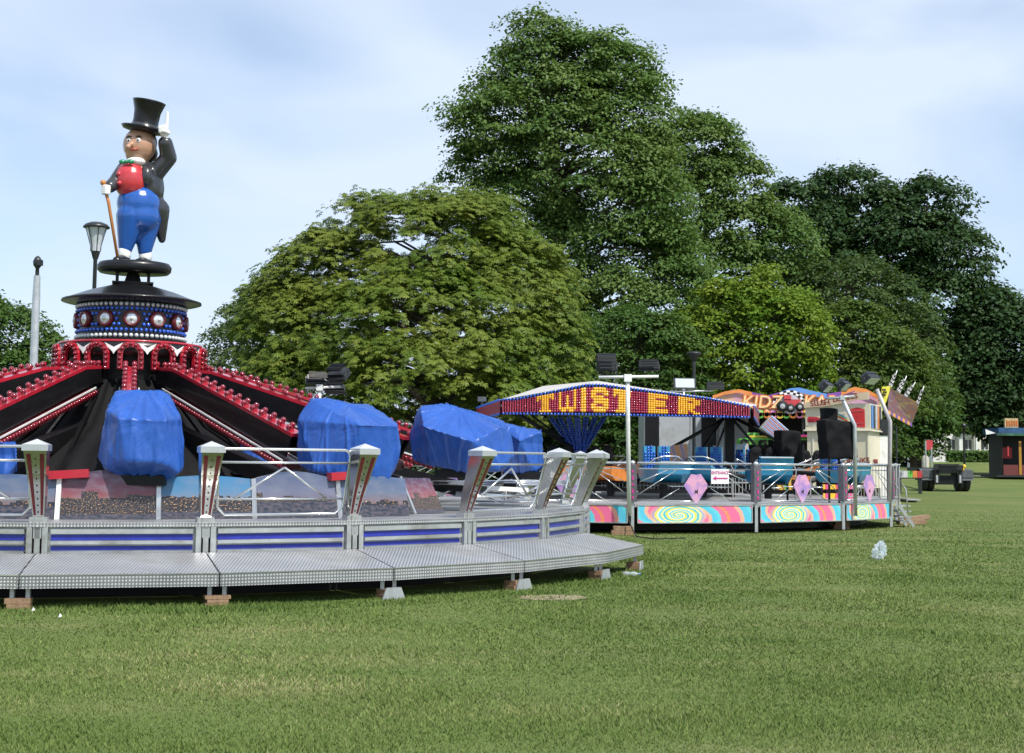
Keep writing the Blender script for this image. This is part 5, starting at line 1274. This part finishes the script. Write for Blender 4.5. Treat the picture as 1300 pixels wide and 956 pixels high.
q = MB(); ed = [(1022, 512), (1030, 509), (1045, 508), (1060, 506), (1075, 503), (1090, 500), (1104, 498), (1104, 508), (1090, 508), (1075, 511), (1060, 514), (1045, 516), (1022, 517)]
q.poly([sp2(x_, y_, -.10) for x_, y_ in ed][::-1], .09, d=(0, -1, 0)); nb = q.build('arched_board', mat('sand_board', (.62, .50, .34), .45, 0, .08, 4), ks)
brn = mat('dark_red_letter', (.20, .025, .02), .5)
for tx, x0, x1, y0, y1 in (('SLUSH', 1032, 1056, 512.5, 510.5), ('DUMMIES', 1062, 1092, 507.5, 503.0)):
    n_ = len(tx)
    for k, ch in enumerate(tx):
        f = (k+.5)/n_; text_part('letter', ch, .24, brn, nb, Vector(sp2(x0+(x1-x0)*f, y0+(y1-y0)*f, -.21))-Vector(gl(nb)), (pi/2, -.14, 0), .006, 1.05, 0, .006)
text_part('lettering', 'DRINKS', .26, brn, lower, Vector(sp2(1087, 585.5, -.0))-Vector(gl(lower)), (pi/2, -.05, 0), .008, .95, 0, .004)
text_part('lettering', 'DRINKS', .20, brn, lower, Vector(sp2(1110, 586, 1.0))-Vector(gl(lower)), (pi/2, 0, pi/2), .008, .95, 0, .004).location = Vector((sp2(1103.3, 586).x+.012, YS+1.0, sp2(1103, 586).z))-Vector(gl(lower))
q = MB(); q.poly([sp2(x_, y_, -.012) for x_, y_ in ((1079, 520), (1088, 517.5), (1097.5, 520), (1098, 543), (1081, 542))][::-1], .01); cu_ = q.build('cup_picture', mat('red_cup_paint', (.55, .03, .03), .35, 0, .15, 3), ks)
for y_ in (522.5, 538): q = MB(); q.bar(sp2(1081, y_, -.02), sp2(1096, y_-.5, -.02), .012, .014); q.build('cup_line', mat('cup_line_pink', (.65, .2, .2), .4), cu_)
q = MB(); q.poly([sp2(x_, y_, -.012) for x_, y_ in ((1025, 530), (1027, 528.5), (1037, 529), (1041, 530.5), (1041, 534), (1037, 535.5), (1027, 536), (1025, 534))][::-1], .01); q.build('bottle_picture', vest_m, ks)
for k, m_ in enumerate((blue_p, cols_[2], orange_m, vest_m)): q = MB(); q.bar(sp2(1062+k*.6, 524+k*1.5, -.015), sp2(1075+k*.6, 531+k*1.5, -.015), .01, .035); q.build('rainbow_stripe', m_, ks)
xr = sp2(1104.2, 530).x
for k, m_ in enumerate((blue_p, dark_post, mat('pale_glass_paint', (.5, .55, .58), .3), orange_m, dark_post)):
    q = MB(); q.box((xr+.014, YS+.3+k*.34, sp2(1100, 529).z), (.02, .26, .75)); q.build('side_picture', m_, ks)
for a_ in (.6, 1.5): q = MB(); q.lathe([(.12, -.08), (.22, -.08), (.22, .08), (.12, .08)], 16, (sp2(1064, 600).x, YS+a_, .22), rot=Matrix.Rotation(pi/2, 3, 'Y')); q.build('wheel', rubber, ks)
q = MB(); a_ = sp2(1064, 619); q.box((a_.x, YS+1, .42), (2.0, 1.8, .5)); q.build('underframe', black, ks)
ks.rotation_euler[2] = radians(-25)
# pale cabin beside it
t = thing('white_cabin', 'narrow white cabin seen between the kiosk and the bent pole', 'cabin', tuple(W(1124, 600, 47.5).xy)+(0,)); a, b = W(1118, 555, 47.5), W(1132, 600, 47.5)
q = MB(); q.box((0, .8, a.z/2+.2), (b.x-a.x, 1.6, a.z-.3)); q.build('walls', white, t, local=True); q = MB(); q.box((0, .8, a.z+.35), (b.x-a.x+.1, 1.7, .5)); q.build('roof_box', dark_post, t, local=True)
# vertical bar gate by the kiosk
t = thing('bar_gate', 'steel gate of close vertical bars in front of the kiosk', 'gate', tuple(W(1108, 590, 38.6).xy)+(TZ,)); q = MB()
for k in range(19): x_ = -.72+k*.08; q.bar((x_, 0, .1), (x_, 0, .98), .018, .018)
q.build('gate_bars', chrome, t, local=True)
for z_ in (.1, .98): q = MB(); q.bar((-.75, 0, z_), (.75, 0, z_), .03, .03); q.build('gate_rail', chrome, t, local=True)

# painted board with checkered flags
PB = thing('slanted_painted_board', 'slanted board of blurred orange, purple and yellow streaks hung beside the kiosk', 'painted board', tuple(W(1145, 560, 50).xy)+(W(1145, 542, 50).z,))
P_ = [W(1128, 492, 49), W(1167, 512, 53), W(1157, 539, 53), W(1127, 522, 49)]
def streak(t_, u, v):
    f = noi(t_, 5.5, 4, coord(t_, 'UV'), .6); return ramp(t_, f, [(.3, (.05, .06, .14)), (.42, (.32, .07, .03)), (.5, (.12, .06, .16)), (.58, (.36, .18, .04)), (.68, (.22, .20, .24))])
q = MB(); q.add(P_, [(0, 3, 2, 1)], 0, False, [[(0, 1), (0, 0), (.5, 0), (.5, 1)]]); q.add([p_+Vector((.03, .06, 0)) for p_ in P_], [(0, 1, 2, 3)], 0, False, [[(0, 1), (.5, 1), (.5, 0), (0, 0)]]); q.build('streaked_panel', uvmat('streak_paint', streak), PB)
n_ = 10
for k in range(n_):
    q = MB(); a_ = W(1127+30*k/n_, 523+16.5*k/n_, 48.9+4*k/n_); b_ = W(1127+30*(k+1)/n_, 523+16.5*(k+1)/n_, 48.9+4*(k+1)/n_); q.bar(a_, b_, .05, .12); q.build('trim_block', [mat('amber_block', (.75, .35, .03), .4), purp][k % 2], PB)
q = MB(); q.poly([W(x_, y_, 48.8) for x_, y_ in ((1120, 491), (1131, 490), (1126, 508), (1120, 522), (1116, 520))][::-1], .05); yb = q.build('yellow_strip', mat('lemon_paint', (.75, .68, .08), .4), PB)
q = MB()
for k in range(3):
    for j in range(2): x_, y_ = 1121+j*2.4+(k % 2)*1.2, 495+k*3.2; q.box(W(x_, y_, 48.72), (.055, .02, .075))
q.build('check_marks', black_gloss, yb)
def check(t_, u, v):
    ck = t_.nodes.new('ShaderNodeTexChecker'); ck.inputs['Scale'].default_value = 5; ck.inputs['Color1'].default_value = (.02, .02, .02, 1); ck.inputs['Color2'].default_value = (.75, .75, .75, 1)
    t_.links.new(coord(t_, 'UV'), ck.inputs[0]); return ck.outputs[0]
chk = uvmat('chequered_cloth', check, .8, 0)
for k, (bx_, by_, tx_, ty_, wd_) in enumerate(((1131, 495, 1139, 470, 7), (1141, 503, 1151, 477, 9), (1149, 509, 1162, 485, 11), (1165, 517, 1173, 490, 5))):
    Yf = 49.2+k*1.2; b_ = W(bx_, by_, Yf); tp_ = W(tx_, ty_, Yf); t = thing('chequered_flag', ['chequered flag leftmost of four, beside the floodlight', 'chequered flag second of the four from the left', 'widest chequered flag, third of the four', 'chequered flag rightmost of four, folded thin against the dark trees'][k], 'flag', tuple(b_), group='chequered flags on the painted board')
    q = MB(); q.tube([b_, tp_], .016, 6); q.build('flag_pole', white, t)
    d_ = (tp_-b_); wv_ = wd_*mpp(Yf); vs_ = []; uv_ = []; n1_, n2_ = 6, 5
    for i in range(n1_+1):
        for j in range(n2_+1):
            f, g_ = i/n1_, j/n2_; vs_.append(b_+d_*(.18+.72*f)-Vector((wv_*g_*(1-.35*f), .07*sin(g_*6+f*3), wv_*.35*g_))); uv_.append((g_*.8*wd_/9, f*1.5))
    fs_ = [(i*(n2_+1)+j, i*(n2_+1)+j+1, (i+1)*(n2_+1)+j+1, (i+1)*(n2_+1)+j) for i in range(n1_) for j in range(n2_)]
    q = MB(); q.add(vs_, fs_, 0, True, [[uv_[x_] for x_ in f_] for f_ in fs_]); q.build('cloth', chk, t)
t = thing('thin_pole', 'thin black upright pole right of the bent floodlight pole', 'pole', tuple(W(1138.5, 600, 44).xy)+(0,)); q = MB(); q.lathe([(.03, 0), (.03, W(1138, 540, 44).z)], 8); q.build('shaft', dark_post, t, local=True)

# ================================================================== FAR RIGHT: trailer, boards, stall, house
g_ = W(1203, 623, 76); s_ = mpp(76); wt = 64*s_
tr = thing('trailer_chassis', 'bare black trailer chassis with double wheels and mudguards parked on the grass', 'trailer', (g_.x, g_.y, gz(76)))
def trl(nm, q, m): return q.build(nm, m, tr, local=True)
for sx in (-1, 1):
    for k in (0, 1):
        q = MB(); R_ = Matrix.Rotation(pi/2, 3, 'Y'); x_ = sx*(wt/2-.22-.34*k)
        q.lathe([(.30, -.15), (.52, -.15), (.56, -.10), (.56, .10), (.52, .15), (.30, .15)], 24, (x_, .6, .56), rot=R_); wl = trl('wheel', q, rubber)
        q = MB(); q.lathe([(0, -.05), (.30, -.08), (.30, .08), (0, .05)], 16, (x_, .6, .56), rot=R_); q.build('rim', galv, wl, local=True)
    q = MB(); prof = [(cos(a)*.66, sin(a)*.62) for a in np.linspace(0, pi, 9)]
    xo, xi = sx*(wt/2+.02), sx*(wt/2-.8)
    q.add([(xo, .6-c_, .60+z_) for c_, z_ in prof]+[(xi, .6-c_, .60+z_) for c_, z_ in prof], [(i, i+1, 10+i, 9+i) for i in range(8)])
    q.box(((xo+xi)/2, -.06, .95), (.78, .03, .4)); trl('mudguard', q, mat('grey_plastic', (.09, .10, .11), .5))
    q = MB(); q.bar((sx*.55, -.3, 1.12), (sx*.55, 5.5, 1.12), .14, .28); trl('frame_rail', q, black)
    q = MB(); q.box((sx*.62, -.15, .80), (.25, .12, .75)); trl('rear_bracket', q, dark_post)
    q = MB(); q.box((sx*.62, -.22, .68), (.10, .03, .4)); trl('light_plate', q, galv)
q = MB(); q.box((0, -.2, 1.28), (1.5, .3, .26)); q.box((0, .1, 1.42), (1.0, 1.2, .1)); trl('cross_beam', q, dark_post)
q = MB(); q.box((0, .2, .62), (1.1, .5, .5)); q.lathe([(.09, -1.1), (.09, 1.1)], 10, (0, .6, .56), rot=Matrix.Rotation(pi/2, 3, 'Y')); trl('axle', q, black)
q = MB(); q.ball((wt*.27, -.1, 1.22), .16, 0, 10, 7, (1, .8, 1)); q.ball((wt*.32, -.1, 1.34), .12, 0, 10, 7); trl('yellow_cover', q, mat('yellow_plastic', (.75, .50, .03), .4))
yp_ = W(1155, 616, 72); t = thing('stacked_boards', 'low trestle with pale and orange painted boards left of the trailer', 'boards', (yp_.x, yp_.y, gz(72))); s_ = mpp(yp_.y)
q = MB(); q.box((0, 0, .78), (32*s_, .5, .05)); q.build('table_top', dark_post, t, local=True)
for k, m_ in enumerate((mat('board_white', (.6, .6, .62), .5), mat('board_white', (.6, .6, .62), .5), cols_[2], orange_m, vest_m)): q = MB(); q.box((-12*s_+k*6*s_, -.1, .98), (6*s_-.02, .06, .34)); q.build('board', m_, t, local=True)
for x_ in (-13, 13): q = MB(); q.box((x_*s_, 0, .38), (.08, .4, .76)); q.build('leg', dark_post, t, local=True)
a = W(1147, 623, 62); a.z = gz(62); t = thing('metal_plate', 'flat grey metal plate lying on the grass beyond the swirl ride', 'plate', tuple(a)); q = MB(); q.box((0, 0, .10), (16*mpp(a.y), 3.2, .06)); q.build('plate', alu_dull, t, local=True); q = MB(); q.box((0, -1, .035), (.5, .4, .07)); q.box((0, 1, .035), (.5, .4, .07)); q.build('bearer', wood, t, local=True)
# red flag posts
t = thing('flag_post', 'pair of slim grey posts with a small red flag board behind the trailer', 'post', tuple(W(1178, 600, 92).xy)+(gz(92),)); zz_ = W(1178, 558, 92).z-gz(92)
for x_ in (-.12, .25): q = MB(); q.lathe([(.05, 0), (.05, zz_-(.1 if x_ < 0 else .5))], 8, (x_, 0, 0)); q.build('shaft', galv, t, local=True)
q = MB(); q.box((.12, 0, zz_-.35), (.42, .04, .62)); q.build('flag_board', vest_m, t, local=True)
t = thing('bollard', 'short pale stone bollard beside the red flag posts', 'bollard', tuple(W(1175, 600, 93).xy)+(gz(93),)); q = MB(); q.lathe([(.25, 0), (.24, 1.2), (.12, 1.35), (0, 1.38)], 10); q.build('shaft', mat('pale_stone', (.45, .42, .35), .8), t, local=True)
# slim black post before the house
t = thing('lamp_post', 'slim black lamp post in front of the white house', 'street lamp', tuple(W(1224.5, 600, 94).xy)+(gz(94),)); q = MB(); q.lathe([(.10, 0), (.07, 1), (.06, (W(1224, 548, 94).z-gz(94)))], 8); q.build('post', dark_post, t, local=True); q = MB(); q.lathe([(.08, 0), (.22, .35), (.24, .4), (0, .6)], 10, (0, 0, (W(1224, 548, 94).z-gz(94)))); q.build('lantern', dark_post, t, local=True)
# low bank before the house
bk = MB(); xa, xb = W(1195, 590, 112).x, W(1262, 590, 112).x
bk.add([(xa-2, 110, 1.0), (xb+2, 110, 1.0), (xb+1, 112, 1.9), (xa-1, 112, 1.9), (xb+1, 118, 1.9), (xa-1, 118, 1.9)], [(0, 1, 2, 3), (3, 2, 4, 5)]); tag(bk.build('grass_bank', gmat), kind='structure')
# white house
YH = 122; hs = thing('white_house', 'white house with dark sash windows glimpsed under the dark oaks', 'house', tuple(W(1240, 590, YH).xy)+(gz(YH),)); s_ = mpp(YH)
q = MB(); q.box((0, 4, 3.3), (110*s_, 8, 6.6)); wall = q.build('wall', white, hs, local=True)
q = MB(); q.poly([(-58*s_, -.4, 6.6), (58*s_, -.4, 6.6), (58*s_, 4, 9.2), (-58*s_, 4, 9.2)], .1); q.poly([(-58*s_, 4, 9.2), (58*s_, 4, 9.2), (58*s_, 8.4, 6.6), (-58*s_, 8.4, 6.6)], .1); q.build('roof', mat('slate', (.08, .085, .1), .6), hs, local=True)
glass_d = mat('dark_window_glass', (.03, .035, .04), .08, 0, .2, 3)
for zc_ in (1.7, 4.7):
    for x_ in (-32, -11, 10, 31):
        q = MB(); q.box((x_*s_, -.03, zc_), (11*s_+.16, .08, 1.9)); w_f = q.build('window', cream2, hs, local=True)
        q = MB(); q.box((x_*s_, -.085, zc_), (10*s_-.1, .03, 1.7)); q.build('pane', glass_d, w_f, local=True)
        q = MB(); q.box((x_*s_, -.105, zc_), (.05, .03, 1.7)); q.box((x_*s_, -.105, zc_), (10*s_-.1, .034, .05)); q.build('glazing_bar', white, w_f, local=True)
for x_ in (-22, -1): q = MB(); q.box((x_*s_, -.4, 1.9), (.28, .28, 3.0)); q.build('porch_column', white, hs, local=True)
q = MB(); q.box((-11*s_, -.4, 3.55), (26*s_, 1.2, .3)); q.build('porch_roof', white, hs, local=True)
for x0_ in (1205,):
    t = thing('grass_hedge', 'clipped low hedge in front of the white house', 'hedge', tuple(W(1232, 590, 116).xy)+(1.9,)); n_ = 5000; P2 = np.stack([(rs.rand(n_)-.5)*56*mpp(116), (rs.rand(n_)-.5)*.8, .15+rs.rand(n_)*.75], 1); V, Q = leaves(P2, np.tile(np.array([[0, -1., .3]]), (n_, 1)), .22, .7); big_mesh('foliage', V, Q, [lm_mid], rs.rand(n_), parent=t)
# stall at the right edge
ys = 90; t = thing('fairground_stall', 'dark fairground stall with blue awning and orange lit sign cut by the right edge', 'stall', tuple(W(1300, 600, ys).xy)+(gz(ys),)); 
def stl(nm, x0, x1, y0, y1, d0, d1, m):
    a, b = W(x0, y0, ys), W(x1, y1, ys); ox, oy, oz = gl(t); q = MB(); q.box(((a.x+b.x)/2-ox, (d0+d1)/2, (a.z+b.z)/2-oz), (abs(b.x-a.x), abs(d1-d0), abs(a.z-b.z))); return q.build(nm, m, t, local=True)
stl('back_wall', 1273, 1345, 552, 605, 2.6, 2.7, black); stl('side_wall', 1272.6, 1274, 552, 605, .1, 2.6, dark_post)
stl('roof', 1266, 1350, 543, 552, -.3, 2.8, mat('dark_blue_fabric', (.02, .07, .17), .6, 0, .5, 2)); stl('green_valance', 1262, 1350, 550, 554, -.45, -.38, mat('dark_green_fabric', (.03, .10, .06), .6, 0, .6, 2))
stl('counter', 1274, 1345, 590, 604, 0, .6, mat('dark_red_counter', (.14, .03, .025), .5)); stl('orange_panel', 1293, 1297, 560, 603, -.05, .0, mat('ochre_panel', (.40, .20, .02), .5)); stl('orange_panel', 1303, 1307, 560, 603, -.05, .0, mat('ochre_panel', (.40, .20, .02), .5))
stl('red_board', 1279, 1292, 568, 582, 1.0, 1.05, mat('crimson_board', (.35, .02, .03), .5)); stl('red_post', 1278.4, 1280.2, 567, 579, -.1, .0, vest_m)
sb = stl('sign_frame', 1275, 1292, 531, 543, -.1, .1, mat('ochre_frame', (.5, .38, .2), .5))
for k in range(5): stl('sign_letter_block', 1277+k*3, 1279+k*3, 534, 541, -.13, -.1, mat('burnt_orange', (.5, .12, .02), .5))
ox, oy, _ = gl(t); a = [W(x_, y_, ys) for x_, y_ in ((1249, 545), (1262, 550), (1250, 552))]
q = MB(); q.poly([Vector((p_.x-ox, -.3, p_.z-gz(ys))) for p_ in a][::-1], .03); q.build('white_pennant', white, t, local=True)
stl('floor_board', 1262, 1350, 603, 606, -.6, 2.6, dark_post)
a, b = G(1252, 603), G(1275, 600)
# ================================================================== LITTER AND BARE EARTH
p = G(1115, 710); t = thing('plastic_bag', 'crumpled clear plastic bag standing on the grass at the right', 'plastic bag', (p.x, p.y, 0)); s_ = mpp(p.y)
m, tt, pp, oo = nodes('clear_plastic'); pp.inputs['Base Color'].default_value = (.72, .80, .86, 1); pp.inputs['Roughness'].default_value = .18; pp.inputs['Alpha'].default_value = .38; pp.inputs['Specular IOR Level'].default_value = .9
bm = bmesh.new(); bmesh.ops.create_icosphere(bm, subdivisions=4, radius=1)
for v in bm.verts:
    c = v.co.copy(); h = (c.z+1)/2; w_ = 1-.62*h**1.4; c.x *= w_*9*s_; c.y *= w_*6*s_; c.x += h*h*5*s_; c.z = h*22*s_
    rg = (1-abs(noise.noise(v.co*2.2))*4)*.035+(1-abs(noise.noise(v.co*4.5+Vector((4, 0, 0))))*4)*.02
    v.co = c*1.0+v.co*rg
me = bpy.data.meshes.new('bag'); bm.to_mesh(me); bm.free(); me.materials.append(m); o = bpy.data.objects.new('bag_film', me); COL.objects.link(o); o.parent = t
p = G(800, 732); t = thing('plastic_bottle', 'small clear crushed bottle lying on the grass by the right end of the steps', 'bottle', (p.x, p.y, 0)); q = MB(); R_ = Matrix.Rotation(pi/2, 3, 'Y') @ Matrix.Rotation(.2, 3, 'X')
q.lathe([(0, -.11), (.03, -.11), (.033, -.04), (.025, 0), (.033, .04), (.03, .08), (.012, .11), (.012, .13)], 12, (0, 0, .04), rot=R_); q.build('bottle_body', m, t, local=True); q = MB(); q.lathe([(.015, .13), (.015, .15), (0, .15)], 10, (0, 0, .04), rot=R_); q.build('bottle_cap', blue_p, t, local=True)
for k, (px, py, lb) in enumerate(((42, 778, 'white scrap of paper on the grass left of the timber packing, the larger of two'), (76, 786, 'white scrap of paper on the grass, the smaller one nearer the camera'), (1250, 640, 'white scrap of litter on the far grass right of the trailer'))):
    p = G(px, py); t = thing('paper_scrap', lb, 'litter', (p.x, p.y, 0), random.random()*3); q = MB(); r_ = .02 if py > 700 else .04
    q.add([(-r_, 0, .02), (0, -r_, .03), (r_, 0, .045), (0, r_, .02), (0, 0, .06)], [(0, 1, 4), (1, 2, 4), (2, 3, 4), (3, 0, 4)]); q.build('paper', glove_m, t, local=True)
def patch(px, py, wpx, hpx, seed):
    c = G(px, py); s_ = mpp(c.y); rx_ = wpx*s_/2; a_, b_ = G(px, py-hpx/2), G(px, py+hpx/2); ry_ = abs(a_.y-b_.y)/2; q = MB(); n_ = 48
    pts = [(c.x+rx_*cos(t_)*(1+.35*noise.noise(Vector((cos(t_)*2, sin(t_)*2, seed)))), c.y+ry_*sin(t_)*(1+.35*noise.noise(Vector((cos(t_)*2, sin(t_)*2, seed+5)))), .006) for t_ in np.linspace(0, 2*pi, n_, False)]
    q.add(pts, [tuple(range(n_))]); tag(q.build('bare_earth_patch', mat('bare_earth', (.30, .235, .16), .95, 0, .3, 9)), kind='structure')
patch(700, 759, 90, 7, 1)

cb = thing('power_cable', 'black cable drooping from the swirl ride railing to the grass near its timber block', 'cable', tuple(W(800, 650, 32.3).xy)+(0,))
q = MB(); q.tube([W(799, 646, 32.4), W(798, 660, 32.3), W(803, 672, 32.1), G(808, 681, .02), G(830, 684, .02), G(870, 683, .02)], .014, 6); q.build('cable', rubber, cb)
